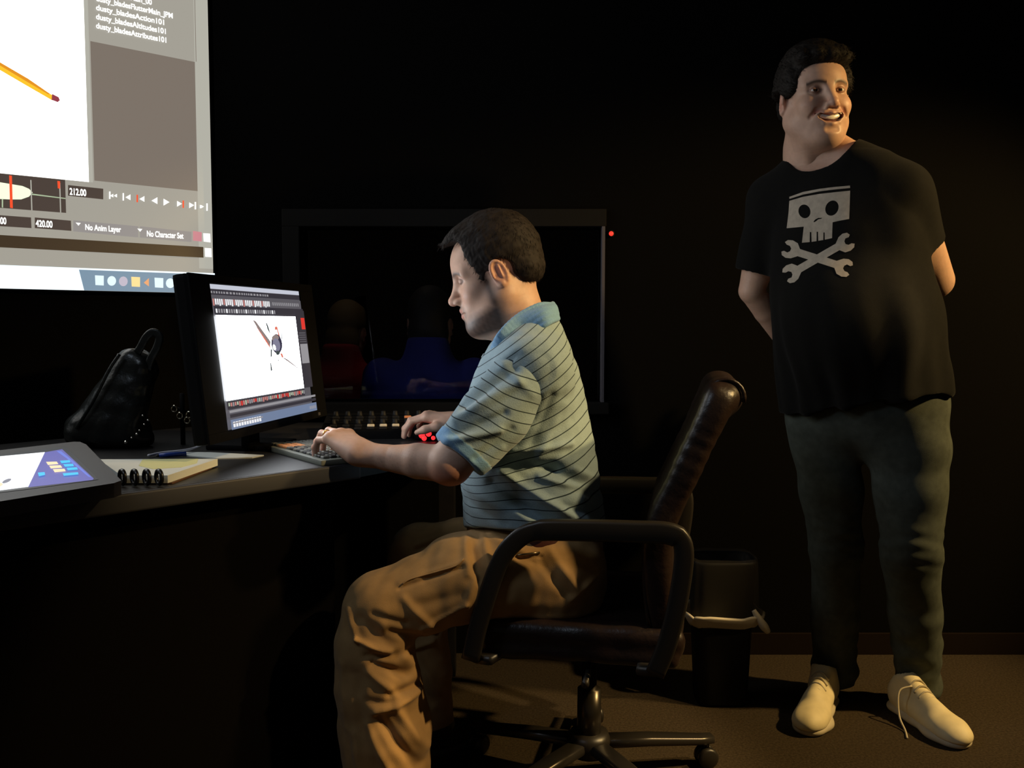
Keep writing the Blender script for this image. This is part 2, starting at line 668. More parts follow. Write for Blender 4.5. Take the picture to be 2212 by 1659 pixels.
def head_field(smile=False, h=0.0022, fat=0.0, neck=None, lids=0.3, nr=(0.054, 0.056, 0.066)):
    g = Field((-0.125, -0.105, -0.26), (0.14, 0.105, 0.155), h)
    g.ell((-0.006, 0, 0.050), (0.097, 0.075, 0.083), 0.02)
    g.ell((0.020, 0, 0.040), (0.073, 0.066, 0.062), 0.02)          # forehead
    g.ell((0.030, 0, -0.020), (0.060, 0.056, 0.082), 0.03)          # mid face
    for s in (1, -1):
        g.cap((-0.002, s * 0.056, -0.050), (0.070, s * 0.016, -0.098), 0.017, 0.017, 0.03)   # jaw
        g.cap((-0.002, s * 0.058, -0.010), (-0.002, s * 0.054, -0.050), 0.015, 0.017, 0.025)
        g.sph((0.058, s * 0.036, -0.026), 0.026, 0.025)             # cheek
        g.cap((0.079, s * 0.014, 0.030), (0.066, s * 0.046, 0.027), 0.0095, 0.009, 0.016)   # brow ridge
    g.ell((0.040, 0, -0.070), (0.047 + fat * .1, 0.044 + fat * .3, 0.040), 0.03)
    g.sph((0.080, 0, -0.099), 0.0185, 0.022)                       # chin
    if fat:
        g.ell((0.030, 0, -0.105), (0.050, 0.048, 0.030), 0.035)    # soft under-chin
        for s in (1, -1):
            g.sph((0.020, s * 0.046, -0.060), 0.026, 0.03)
    for s in (1, -1):                                              # eye sockets
        g.ell((0.094, s * 0.032, 0.012), (0.019, 0.017, 0.012), 0.014, cut=True)
        g.sph((0.0735, s * 0.032, 0.0125), 0.0128, 0.004)          # lids over the eyeball
        if lids > 0:                                               # opening between the lids
            g.ell((0.088, s * 0.0325, 0.0115), (0.012, 0.0115, 0.0052 * lids), 0.002, cut=True)
    # nose
    g.cap((0.086, 0, 0.020), (0.110, 0, -0.022), 0.0075, 0.0095, 0.016)
    g.sph((0.1125, 0, -0.0265), 0.0108, 0.008)
    for s in (1, -1):
        g.ell((0.099, s * 0.0125, -0.031), (0.0115, 0.0075, 0.0080), 0.007)
        g.ell((0.1045, s * 0.0065, -0.0395), (0.0055, 0.0035, 0.0045), 0.003, cut=True)
    # muzzle and lips
    g.ell((0.076, 0, -0.058), (0.024, 0.038 if smile else 0.030, 0.024), 0.018)
    if not smile:
        for s in (1, -1):
            g.cap((0.0985, 0, -0.0525), (0.085, s * 0.024, -0.060), 0.0056, 0.003, 0.006)
            g.cap((0.0965, 0, -0.0675), (0.085, s * 0.022, -0.0625), 0.0068, 0.003, 0.006)
            g.cap((0.108, 0, -0.0605), (0.090, s * 0.027, -0.0615), 0.0018, 0.0013, 0.003, cut=True)
        g.cap((0.109, -.004, -0.0600), (0.109, 0.004, -0.0600), 0.0030, 0.0030, 0.004, cut=True)
    else:
        for s in (1, -1):
            g.sph((0.062, s * 0.040, -0.026), 0.020, 0.02)          # raised cheeks
            up = [(0.0990, 0, -0.0510), (0.0945, s * 0.017, -0.0490), (0.0800, s * 0.036, -0.0425)]
            lo_ = [(0.0960, 0, -0.0770), (0.0920, s * 0.017, -0.0725), (0.0790, s * 0.035, -0.0500)]
            g.chain(up, [0.0048, 0.0042, 0.003], 0.006)
            g.chain(lo_, [0.0062, 0.0052, 0.003], 0.006)
            # smile folds
            g.chain([(0.098, s * 0.018, -0.028), (0.091, s * 0.034, -0.040), (0.078, s * 0.046, -0.056)], [0.0030, 0.0032, 0.0024], 0.008, cut=True)
            g.chain([(0.1000, 0.0, -0.0640), (0.0975, s * 0.013, -0.0615), (0.0905, s * 0.024, -0.0555), (0.082, s * 0.032, -0.0490)], [0.0098, 0.0092, 0.0070, 0.0030], 0.003, cut=True)
        g.cap((0.104, -0.012, -0.0915), (0.104, 0.012, -0.0915), 0.005, 0.005, 0.008, cut=True)
    # ears
    for s in (1, -1):
        Re = np.array([[0.96, s * 0.25, -0.18], [-s * 0.25, 0.968, 0.0], [0.17, 0.05, 0.98]])
        c = np.array([-0.004, s * 0.078, 0.002])
        g.ell(c, (0.0175, 0.0058, 0.031), 0.008, R=Re)
        g.ell(c + [0.001, s * 0.0062, 0.003], (0.0110, 0.0045, 0.0215), 0.0035, R=Re, cut=True)
        ring = [c + Re.T @ np.array([0.0150 * math.cos(a), 0.003 * s, 0.0280 * math.sin(a)]) for a in np.linspace(-0.1, 4.1, 14)]
        g.chain(ring, [0.0030] * 14, 0.003)
        g.cap(c + Re.T @ np.array([-0.004, 0.004 * s, 0.016]), c + Re.T @ np.array([-0.003, 0.004 * s, -0.012]), 0.0026, 0.0026, 0.003)
        g.sph(c + Re.T @ np.array([0.004, 0, -0.026]), 0.0070, 0.006)
        g.sph(c + Re.T @ np.array([0.009, 0.005 * s, -0.006]), 0.0042, 0.002, cut=True)
    nk = neck or [(-0.020, 0, -0.035), (-0.036, 0, -0.125), (-0.060, 0, -0.235)]
    g.chain(nk, [nr[0], nr[1] + fat * .1, nr[2] + fat * .1], 0.035)
    if smile:
        # tendons and throat shadow hollow
        g.cap((0.020, 0.030, -0.12), (-0.005, 0.012, -0.19), 0.008, 0.008, 0.02)
        g.cap((0.020, -0.030, -0.12), (-0.005, -0.012, -0.19), 0.008, 0.008, 0.02)
    else:
        g.sph((0.030, 0, -0.140), 0.010, 0.02)
    return g


def head_colors(V, beard=0.0, smile=False):
    C = np.tile(SKIN, (len(V), 1))
    C *= (1 + 0.05 * vnoise(V, 0.05, 1))[:, None]
    for s in (1, -1):
        C = mix((0.66, 0.27, 0.19), C, 0.45 * blob(V, (0.07, s * 0.038, -0.025), (0.035, 0.03, 0.028), 1))
        C = mix((0.68, 0.26, 0.19), C, 0.5 * blob(V, (-0.004, s * 0.082, 0.002), (0.03, 0.02, 0.04), 0.8))
        # brows
        t = np.clip((np.abs(V[:, 1]) - 0.013) / 0.036, 0, 1)
        bz = 0.0285 + 0.006 * np.sin(t * 2.6) - 0.004 * t
        b = np.exp(-((V[:, 2] - bz) / 0.0048) ** 2) * (np.abs(V[:, 1]) > 0.010) * (np.abs(V[:, 1]) < 0.052) * (V[:, 0] > 0.045)
        C = mix((0.05, 0.028, 0.018), C, np.clip(b * 0.92, 0, 1) * (V[:, 1] * s > 0))
        # lashes and lid line
        d = np.sqrt(((V[:, 1] - s * 0.0325) / 0.0135) ** 2 + ((V[:, 2] - 0.0115) / 0.006) ** 2)
        C = mix((0.10, 0.05, 0.035), C, 0.75 * np.exp(-((d - 1) / 0.22) ** 2) * (V[:, 0] > 0.07))
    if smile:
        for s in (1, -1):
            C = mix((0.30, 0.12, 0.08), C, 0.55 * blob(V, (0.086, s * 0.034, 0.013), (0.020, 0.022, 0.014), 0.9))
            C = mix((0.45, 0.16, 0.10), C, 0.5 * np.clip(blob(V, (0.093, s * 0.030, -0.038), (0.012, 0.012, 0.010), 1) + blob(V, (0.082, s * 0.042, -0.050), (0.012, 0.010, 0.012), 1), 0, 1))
    else:
        for s in (1, -1):
            C = mix((0.16, 0.08, 0.06), C, 0.7 * blob(V, (0.084, s * 0.033, 0.0065), (0.012, 0.015, 0.0030), 0.8))
            C = mix((0.35, 0.18, 0.14), C, 0.5 * blob(V, (0.082, s * 0.030, 0.020), (0.016, 0.020, 0.007), 0.9))  # eye shadow painted into the skin of the upper lids
    C = mix((0.66, 0.27, 0.18), C, 0.5 * blob(V, (0.115, 0, -0.028), (0.02, 0.02, 0.018), 1))
    lipc = (0.42, 0.13, 0.10)
    if smile:
        for P in ([(0.0990, 0, -0.0510), (0.0945, 0.017, -0.0490), (0.0800, 0.036, -0.0425)], [(0.0960, 0, -0.0770), (0.0920, 0.017, -0.0725), (0.0790, 0.035, -0.0500)]):
            A = V.copy()
            A[:, 1] = np.abs(A[:, 1])
            dm = np.full(len(V), 1.0)
            for a, b in zip(P, P[1:]):
                a, b = np.array(a), np.array(b)
                t = np.clip(((A - a) @ (b - a)) / ((b - a) @ (b - a)), 0, 1)
                dm = np.minimum(dm, np.linalg.norm(A - a - t[:, None] * (b - a), axis=1))
            C = mix(lipc, C, np.clip(1.6 - dm / 0.0055, 0, 1) * 0.8)
        A = V.copy()
        A[:, 1] = np.abs(A[:, 1])
        dm = np.full(len(V), 1.0)
        Pm, rm_ = [(0.1000, 0.0, -0.0640), (0.0975, 0.013, -0.0615), (0.0905, 0.024, -0.0555), (0.082, 0.032, -0.0490)], [0.0098, 0.0092, 0.0070, 0.0030]
        for i in range(3):
            a, b = np.array(Pm[i]), np.array(Pm[i + 1])
            t = np.clip(((A - a) @ (b - a)) / ((b - a) @ (b - a)), 0, 1)
            dm = np.minimum(dm, np.linalg.norm(A - a - t[:, None] * (b - a), axis=1) - (rm_[i] + (rm_[i + 1] - rm_[i]) * t))
        inside = (dm < 0.0008) & (V[:, 0] < 0.0925) & (np.abs(V[:, 1]) < 0.030)
        C[inside] = (0.10, 0.02, 0.015)
    else:
        C = mix(lipc, C, 0.75 * blob(V, (0.101, 0, -0.0535), (0.016, 0.026, 0.0062), 0.5))
        C = mix(lipc, C, 0.75 * blob(V, (0.100, 0, -0.0675), (0.016, 0.024, 0.0070), 0.5))
        C = mix((0.12, 0.03, 0.02), C, 0.9 * blob(V, (0.098, 0, -0.0605), (0.018, 0.029, 0.0028), 0.6))
    if beard > 0:
        n = 0.5 + 0.5 * vnoise(V, 0.012, 3)
        by = np.abs(V[:, 1])
        # jawline strip, chin, moustache
        line = V[:, 2] + 0.055 + (V[:, 0] - 0.0) * 0.18
        jaw = np.clip((-line) / 0.022 + 0.2, 0, 1) * np.clip((V[:, 0] + 0.004) / 0.028, 0, 1) * np.clip((V[:, 2] + 0.130) / 0.012, 0, 1)
        strip = 0.95 * np.exp(-((V[:, 0] - 0.026 - 0.10 * np.clip(V[:, 2] + 0.02, -.06, .06)) / 0.010) ** 2) * np.clip((0.05 - V[:, 2]) / 0.02, 0, 1) * np.clip((V[:, 2] + 0.10) / 0.04, 0, 1) * (by > 0.03)
        chin = blob(V, (0.092, 0, -0.090), (0.038, 0.032, 0.026), 0.5)
        mous = blob(V, (0.10, 0, -0.0455), (0.022, 0.028, 0.0065), 0.8)
        side = blob(V, (0.088, 0, -0.062), (0.022, 0.036, 0.030), 0.4) * (by > 0.021)
        w = np.clip(np.maximum.reduce([jaw * 0.75, strip * 0.75, chin * 0.85, mous * 0.75, side * 0.75]) * (1.10 + 0.10 * n), 0, 0.92)
        lips = np.maximum(blob(V, (0.101, 0, -0.0535), (0.016, 0.026, 0.0062), 0.5), blob(V, (0.100, 0, -0.0665), (0.016, 0.022, 0.0065), 0.5))
        w = w * (1 - lips)
        C = mix((0.035, 0.022, 0.020), C, w * beard)
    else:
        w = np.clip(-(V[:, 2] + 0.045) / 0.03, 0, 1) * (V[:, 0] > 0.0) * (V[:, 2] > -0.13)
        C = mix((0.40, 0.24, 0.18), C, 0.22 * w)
    return np.clip(C, 0.005, 0.9)


def strands(V, N, flow, n, ln, wd, seed=3, lift=0.25, jitter=0.35):
    """short tapering locks growing out of a hair surface"""
    rs = np.random.RandomState(seed)
    i = rs.randint(0, len(V), n)
    P, nn = V[i], N[i]
    f = flow(P)
    f = f - nn * (f * nn).sum(1)[:, None]
    f /= np.maximum(np.linalg.norm(f, axis=1), 1e-5)[:, None]
    f = f + rs.randn(n, 3) * jitter * 0.5 + nn * lift
    f /= np.linalg.norm(f, axis=1)[:, None]
    sd = np.cross(f, nn)
    sd /= np.maximum(np.linalg.norm(sd, axis=1), 1e-5)[:, None]
    L = (ln * (0.6 + 0.8 * rs.rand(n)))[:, None]
    P = P - nn * 0.002
    a, b = P - sd * wd, P + sd * wd
    m1, m2 = P + f * L * 0.5 - sd * wd * .8, P + f * L * 0.5 + sd * wd * .8
    tip = P + f * L - nn * (lift * L * 0.6)
    t1, t2 = tip - sd * wd * .2, tip + sd * wd * .2
    VV = np.stack([a, b, m2, m1, t2, t1], 1).reshape(-1, 3)
    k = np.arange(n)[:, None] * 6
    Q = np.concatenate([k + np.array([[0, 1, 2, 3]]), k + np.array([[3, 2, 4, 5]])])
    return VV, Q


def hair_seated():
    g = Field((-0.14, -0.12, -0.10), (0.16, 0.12, 0.20), 0.003)
    g.ell((-0.008, 0, 0.052), (0.099, 0.082, 0.088), 0.01)
    g.ell((-0.004, 0, 0.086), (0.088, 0.072, 0.071), 0.02)
    g.ell((0.026, 0, 0.100), (0.060, 0.056, 0.037), 0.02)
    g.cap((0.055, -0.03, 0.112), (0.113, -0.012, 0.094), 0.020, 0.007, 0.02)    # fringe tuft
    g.cap((0.055, 0.03, 0.112), (0.109, 0.014, 0.096), 0.020, 0.007, 0.02)
    g.ell((-0.056, 0, 0.000), (0.046, 0.064, 0.045), 0.02)
    # clear the face and the neck
    g.box((0.117, 0, 0.010), (0.060, 0.12, 0.094), 0.015, 0.006, cut=True)
    g.box((0.110, 0, -0.030), (0.064, 0.12, 0.070), 0.015, 0.008, cut=True)
    g.box((0.085, 0, -0.070), (0.060, 0.13, 0.075), 0.01, 0.006, cut=True)
    g.box((-0.010, 0, -0.085), (0.030, 0.13, 0.078), 0.02, 0.006, cut=True)
    g.box((-0.060, 0, -0.113), (0.090, 0.13, 0.075), 0.01, 0.006, cut=True)
    for s in (1, -1):
        g.ell((-0.014, s * 0.085, -0.004), (0.026, 0.04, 0.038), 0.004, cut=True)
        g.cap((0.034, s * 0.064, 0.040), (0.030, s * 0.0620, 0.000), 0.014, 0.008, 0.006, nrm=(0, 1, 0), f=0.5)   # sideburn
    return g


def hair_standing():
    g = Field((-0.14, -0.12, -0.10), (0.15, 0.12, 0.20), 0.003)
    g.ell((-0.012, 0, 0.058), (0.106, 0.087, 0.094), 0.01)
    g.ell((0.010, 0, 0.108), (0.080, 0.072, 0.052), 0.02)
    g.ell((-0.066, 0, -0.002), (0.048, 0.066, 0.045), 0.02)
    for y, x, z, r in ((-0.052, 0.070, 0.100, .020), (-0.025, 0.084, 0.104, .019), (0.005, 0.088, 0.100, .018), (0.034, 0.082, 0.106, .020), (0.056, 0.062, 0.100, .020)):
        g.sph((x, y, z), r, 0.012)
    for s in (1, -1):
        g.ell((0.005, s * 0.074, 0.050), (0.045, 0.016, 0.045), 0.015)
        g.ell((-0.02, s * 0.082, 0.030), (0.026, 0.014, 0.020), 0.012)
    g.box((0.115, 0, 0.000), (0.060, 0.085, 0.080), 0.035, 0.006, cut=True)
    g.box((0.060, 0, -0.070), (0.062, 0.13, 0.078), 0.01, 0.006, cut=True)
    g.box((-0.010, 0, -0.085), (0.030, 0.13, 0.080), 0.02, 0.006, cut=True)
    g.box((-0.060, 0, -0.125), (0.090, 0.13, 0.075), 0.01, 0.006, cut=True)
    for s in (1, -1):
        g.ell((-0.010, s * 0.090, -0.004), (0.022, 0.03, 0.036), 0.004, cut=True)
        g.cap((0.022, s * 0.066, 0.035), (0.014, s * 0.064, 0.006), 0.012, 0.006, 0.006, nrm=(0, 1, 0), f=0.6)
    return g


def make_hair(g, M, m, parent, flow, n=9000, ln=0.018, seed=3, lift=0.22):
    V, Q = g.mesh(1)
    N = normals(V, Q)
    V = V + N * (0.0010 * vnoise(V, 0.03, 2) + 0.0008 * vnoise(V * [1, 2.5, 0.6], 0.009, 5))[:, None]
    keep = V[:, 2] > -0.09
    S, SQ = strands(V[keep], N[keep], flow, n, ln, 0.0007, seed, lift)
    VV = np.concatenate([V, S])
    QQ = np.concatenate([Q, SQ + len(V)])
    me = mesh_np('hair', xf(M, VV), QQ)
    return link('hair', me, m, parent)


def eyes(M, parent_body, gaze=(1, 0, 0)):
    gz = Vector(gaze).normalized()
    for s in (1, -1):
        c = Vector((0.0735, s * 0.032, 0.0125))
        T = M @ Matrix.Translation(c)
        R = gz.to_track_quat('Z', 'Y').to_matrix().to_4x4()
        prof = [(0.0122 * math.sin(a), 0.0122 * math.cos(a)) for a in np.linspace(0.0, math.pi, 16)]
        prof[0] = (0, 0.0122)
        prof[-1] = (0, -0.0122)
        e = lathe('eyeball', prof, m_eye, parent_body, T @ R, 20)
        prof = [(0, 0.0127)] + [(0.0125 * math.sin(a), 0.0125 * math.cos(a)) for a in np.linspace(0.1, 0.46, 5)]
        lathe('iris', prof, m_iris, parent_body, T @ R, 18)


def hand_field(g, wrist, f, s, u, pose, size=1.0, thumb=None):
    """palm, four unequal fingers and a thumb; f forward, s towards the thumb, u up"""
    f, s, u = (np.array(v, float) for v in (f, s, u))
    w = np.array(wrist, float)
    K = size
    mcps = {}
    for name, off, fw, r in (('pinky', -0.031, 0.074, .0098), ('ring', -0.011, 0.082, .0105), ('middle', 0.010, 0.086, .0108), ('index', 0.031, 0.083, .0108)):
        p = w + (f * fw + s * off + u * (0.010 - abs(off) * 0.15)) * K
        mcps[name] = p
        g.cap(w + s * off * 0.6 * K, p, 0.0175 * K, 0.0118 * K, 0.016)
        g.sph(p + u * 0.002, 0.0110 * K, 0.006)
    g.cap(w - f * 0.01, w + f * 0.02, 0.026 * K, 0.026 * K, 0.02, nrm=tuple(u), f=0.72)
    L = {'pinky': (.032, .020, .018), 'ring': (.041, .026, .020), 'middle': (.044, .028, .021), 'index': (.040, .025, .020)}
    R = {'pinky': (.0082, .0072, .0066, .0056), 'ring': (.0092, .0080, .0074, .0062), 'middle': (.0096, .0084, .0077, .0064), 'index': (.0094, .0082, .0075, .0063)}
    tips = {}
    for name in ('pinky', 'ring', 'middle', 'index'):
        a1, a2, a3, sp = pose[name]
        p = mcps[name]
        P = [p]
        for ln, a in zip(L[name], (a1, a1 + a2, a1 + a2 + a3)):
            a = math.radians(a)
            d = f * math.cos(a) + s * sp * math.cos(a) - u * math.sin(a)
            d /= np.linalg.norm(d)
            p = p + d * ln * K
            P.append(p)
        g.chain(P, [r * K for r in R[name]], 0.0022)
        for q in P[1:3]:
            g.sph(q + u * 0.0012, R[name][1] * K * 1.04, 0.003)
        tips[name] = P
    b = w + (f * 0.022 + s * 0.022 - u * 0.006) * K
    T = thumb or [(0.050, 0.048, -0.012), (0.078, 0.058, -0.022), (0.098, 0.056, -0.032)]
    P = [b] + [w + (f * a + s * c + u * d) * K for a, c, d in T]
    g.chain(P, [0.0155 * K, 0.0118 * K, 0.0100 * K, 0.0075 * K], 0.008)
    return tips
def striped_cloth(name, base, line, plain):
    """fine stripes follow the woven 'stripe' coordinate stored on the cloth"""
    m = mat(name, base, rough=0.85, sheen=0.15, spec=0.2)
    nt = m.node_tree
    b = nt.nodes['Principled BSDF']
    a = nt.nodes.new('ShaderNodeAttribute')
    a.attribute_name = 'stripe'
    fr = nt.nodes.new('ShaderNodeMath')
    fr.operation = 'FRACT'
    nt.links.new(a.outputs['Fac'], fr.inputs[0])
    cr = nt.nodes.new('ShaderNodeValToRGB')
    e = cr.color_ramp.elements
    e[0].position = 0.0
    e[0].color = (0, 0, 0, 1)
    e[1].position = 1.0
    e[1].color = (0, 0, 0, 1)
    for p, v in ((0.44, 0), (0.475, 1), (0.535, 1), (0.57, 0)):
        n = e.new(p)
        n.color = (v, v, v, 1)
    nt.links.new(fr.outputs[0], cr.inputs[0])
    ap = nt.nodes.new('ShaderNodeAttribute')
    ap.attribute_name = 'plain'
    tc = nt.nodes.new('ShaderNodeTexCoord')
    nz = nt.nodes.new('ShaderNodeTexNoise')
    nz.inputs['Scale'].default_value = 350
    nt.links.new(tc.outputs['Object'], nz.inputs['Vector'])
    mr = nt.nodes.new('ShaderNodeMapRange')
    mr.inputs['To Min'].default_value = 0.80
    mr.inputs['To Max'].default_value = 1.2
    nt.links.new(nz.outputs['Fac'], mr.inputs['Value'])
    mx = nt.nodes.new('ShaderNodeMix')
    mx.data_type = 'RGBA'
    nt.links.new(cr.outputs[0], mx.inputs['Factor'])
    mx.inputs['A'].default_value = (*base, 1)
    mx.inputs['B'].default_value = (*line, 1)
    m2 = nt.nodes.new('ShaderNodeMix')
    m2.data_type = 'RGBA'
    nt.links.new(ap.outputs['Fac'], m2.inputs['Factor'])
    nt.links.new(mx.outputs['Result'], m2.inputs['A'])
    m2.inputs['B'].default_value = (*plain, 1)
    sc_ = nt.nodes.new('ShaderNodeVectorMath')
    sc_.operation = 'SCALE'
    nt.links.new(m2.outputs['Result'], sc_.inputs[0])
    nt.links.new(mr.outputs[0], sc_.inputs['Scale'])
    nt.links.new(sc_.outputs[0], b.inputs['Base Color'])
    bp = nt.nodes.new('ShaderNodeBump')
    bp.inputs['Strength'].default_value = 0.25
    bp.inputs['Distance'].default_value = 0.002
    nt.links.new(nz.outputs['Fac'], bp.inputs['Height'])
    nt.links.new(bp.outputs[0], b.inputs['Normal'])
    return m


def side_xy(V, Yref):
    return 1106 + F_PX * V[:, 0] / Yref, 700 + F_PX * (CAM_Z - V[:, 2]) / Yref


def loft_keys(rows, Yc):
    """rows: (py, px_left, px_right, half width in Y)"""
    out = []
    for py, a, b, ay in rows:
        p, q = W(a, py, Yc), W(b, py, Yc)
        out.append((p[2], (p[0] + q[0]) / 2, Yc, (q[0] - p[0]) / 2, ay))
    return out


def build_seated():
    YC = 2.15
    m_polo = striped_cloth('blue_striped_knit', (0.29, 0.395, 0.445), (0.012, 0.026, 0.032), (0.20, 0.38, 0.60))
    m_khaki = mat('khaki_twill', (0.42, 0.25, 0.10), rough=0.8, sheen=0.1, noise=0.10, nscale=30, bump=0.15, bscale=700, spec=0.25)
    m_belt = mat('brown_leather_belt', (0.07, 0.018, 0.010), rough=0.4, bump=0.1)
    m_shoe = mat('brown_shoe_leather', (0.05, 0.028, 0.016), rough=0.4)
    m_sole = mat('shoe_sole', (0.02, 0.018, 0.016), rough=0.8)
    m_gold = mat('gold', (0.85, 0.55, 0.22), rough=0.18, metal=1.0)
    m_btn = mat('shirt_button', (0.5, 0.55, 0.6), rough=0.3)
    root = thing('person', 'seated man in a striped light blue polo shirt and khaki trousers typing at the desk', 'person', (0.1, YC, 0))

    # ---- head
    p = math.radians(17)
    ya = math.radians(3)
    fwd = np.array([-math.cos(p) * math.cos(ya), math.cos(p) * math.sin(ya), -math.sin(p)])
    left = np.array([-math.sin(ya), -math.cos(ya), 0.0])
    o = W(1079, 596, YC)
    MH = frame(o, fwd, left)
    MH = MH @ Matrix.Diagonal((1.07, 1.03, 0.985, 1))
    g = head_field(False, 0.0020, 0.012, lids=0.0, neck=[(-0.022, 0, -0.035), (-0.012, 0, -0.097), (-0.012, 0, -0.160)], nr=(0.049, 0.047, 0.055))
    V, Q = g.mesh(1)
    C = head_colors(V, 1.0, False)
    parts = [(xf(MH, V), Q, C)]

    # ---- near arm and hand (his left)
    sh, el, wr = W(1150, 795, 1.985), W(970, 1002, 1.925), W(780, 979, 2.02)
    g = Field(W(1200, 1075, 1.83) * [0, 0, 1] + [-0.50, 1.84, 0], (0.09, 2.24, 1.03), 0.0022)
    g.cap(sh, el, 0.060, 0.046, 0.01)
    g.sph(el + [0.008, 0, -0.002], 0.040, 0.01)
    m1 = el * 0.66 + wr * 0.34 + [0, 0, 0.004]
    m2 = el * 0.3 + wr * 0.7
    g.chain([el, m1 - np.array([0, 0, 0.006]), m2 - np.array([0, 0, 0.003]), wr], [0.040, 0.0375, 0.0275, 0.0235], 0.006)
    g.cap(m2, wr, 0.024, 0.028, 0.01, nrm=(0, 0, 1), f=0.80)
    f_, s_ = np.array([-0.74, 0.66, 0.30]), np.array([0.67, 0.74, 0.0])
    f_ /= np.linalg.norm(f_)
    u_ = np.cross(s_, f_)
    u_ /= np.linalg.norm(u_)
    if u_[2] < 0:
        u_ = -u_
    pose = {'pinky': (26, 44, 30, -.08), 'ring': (16, 50, 34, -.03), 'middle': (14, 52, 32, .03), 'index': (14, 48, 32, .08)}
    tipsL = hand_field(g, wr, f_, s_, u_, pose, 1.06)
    V, Q = g.mesh(1)
    N = normals(V, Q)
    V = V + N * (0.0004 * vnoise(V, 0.05, 4))[:, None]
    C = np.tile(SKIN, (len(V), 1)) * (1 + 0.06 * vnoise(V, 0.04, 2))[:, None]
    C = mix((0.60, 0.12, 0.06), C, 0.85 * blob(V, el + [0.0, -0.01, -0.03], (0.06, 0.07, 0.05), 1))
    for nme in tipsL:
        for q in tipsL[nme]:
            C = mix((0.64, 0.28, 0.21), C, 0.4 * blob(V, q, (0.015,) * 3, 1))
        C = mix((0.75, 0.48, 0.40), C, 0.7 * blob(V, tipsL[nme][3] + u_ * 0.006, (0.008, 0.008, 0.005), 0.5))
    hairy = np.clip(vnoise(V * [1, 1, 3.0], 0.006, 8), 0, 1) * blob(V, (el + wr) / 2, (0.12, 0.12, 0.05), 0.6)
    C = mix((0.25, 0.14, 0.09), C, 0.35 * hairy)
    parts.append((V, Q, C))

    # ---- far arm and hand (his right)
    sh2, el2, wr2 = W(1150, 800, 2.33), W(1075, 975, 2.44), W(990, 912, 2.45)
    g = Field((-0.34, 2.20, 0.70), (0.10, 2.56, 1.06), 0.0028)
    g.cap(sh2, el2, 0.058, 0.045, 0.01)
    g.chain([el2, (el2 + wr2) / 2, wr2], [0.042, 0.038, 0.026], 0.02)
    f2, s2 = np.array([-0.99, 0.10, 0.10]), np.array([-0.10, -0.99, 0.0])
    u2 = np.array([0.09, 0, 1.0])
    pose2 = {'pinky': (26, 40, 30, -.05), 'ring': (24, 38, 28, -.02), 'middle': (22, 38, 26, .02), 'index': (22, 36, 26, .05)}
    tipsR = hand_field(g, wr2, f2, s2, u2, pose2)
    V, Q = g.mesh(1)
    C = np.tile(SKIN, (len(V), 1)) * (1 + 0.06 * vnoise(V, 0.04, 2))[:, None]
    parts.append((V, Q, C))

    # ---- trunk and legs under the clothes, one surface
    g = Field((-0.42, 1.86, 0.02), (0.26, 2.46, 1.16), 0.010)
    g.loft(loft_keys([(700, 1120, 1190, .07), (760, 1075, 1225, .13), (860, 1030, 1245, .16), (1000, 1025, 1270, .15), (1150, 1035, 1290, .16), (1270, 1060, 1290, .16)], YC), 0.02)
    g.cap(W(1140, 700, YC), W(1140, 780, YC), 0.050, 0.06, 0.03)
    for q in (sh, sh2):
        g.cap(W(1150, 760, YC), q, 0.07, 0.058, 0.03)
    for hp, kn, an in ((W(1215, 1235, 2.05), W(825, 1305, 1.98), W(838, 1760, 2.0)), (W(1200, 1225, 2.26), W(900, 1195, 2.34), W(905, 1650, 2.34))):
        g.chain([hp, kn, an], [0.085, 0.060, 0.045], 0.02)
    V, Q = g.mesh(1)
    parts.append((V, Q, np.tile(SKIN, (len(V), 1))))
    V, Q, C = join_np(parts)
    body = link('body', mesh_np('body', V, Q, col=C), m_skin, root)
    eyes(MH, body, (1, 0, -0.55))
    flow = lambda P: np.stack([0.9 * np.clip(P[:, 0] + 0.03, -0.08, 0.1) * 10, P[:, 1] * 6, -0.35 - 6 * np.clip(0.10 - P[:, 2], 0, 1)], 1)
    make_hair(hair_seated(), MH, m_hair_dark, root, flow, 11000, 0.012, 3, 0.10)

    # ring on the ring finger
    a, b = tipsL['ring'][0], tipsL['ring'][1]
    c = a * 0.42 + b * 0.58
    d = (b - a) / np.linalg.norm(b - a)
    M = frame(c, np.cross(d, (0, 0, 1)), np.cross(np.cross(d, (0, 0, 1)), d) * -1)
    pts = [M @ Vector((0.0100 * math.cos(t), 0.0100 * math.sin(t), 0)) for t in np.linspace(0, 2 * math.pi, 28)[:-1]]
    sweep('wedding_ring', pts, 0.0018, m_gold, root, 8, closed=True, up=tuple(d))

    # ---- polo shirt
    rows = [(668, 1136, 1190, .050), (684, 1112, 1199, .072), (710, 1084, 1214, .115), (745, 1056, 1232, .172), (800, 1026, 1250, .195),
            (870, 1004, 1265, .200), (960, 994, 1283, .195), (1050, 998, 1296, .195), (1110, 1001, 1305, .200), (1172, 1003, 1308, .195)]
    g = Field((-0.15, 1.90, 0.555), (0.26, 2.42, 1.18), 0.0034)
    g.loft(loft_keys(rows, YC), 0.01, e=2.25)
    for q, sy in ((sh, -1), (sh2, 1)):
        g.cap(W(1150, 735, YC + sy * 0.06), q + [0.005, -0.008 * sy, 0.0], 0.050, 0.076, 0.05)
    neck_c, neck_t = W(1128, 690, YC), W(1110, 640, YC)
    g.cap(neck_t + (neck_t - neck_c) * 1.0, neck_c, 0.066, 0.058, 0.008, cut=True)
    a, b, c = W(1003, 1139, YC), W(1150, 1149, 1.965), W(1306, 1161, 2.12)
    nn = np.cross(b - a, c - a)
    nn = nn if nn[2] < 0 else -nn
    g.plane_cut(a, nn, 0.006)
    V, Q = g.mesh(1)
    N = normals(V, Q)
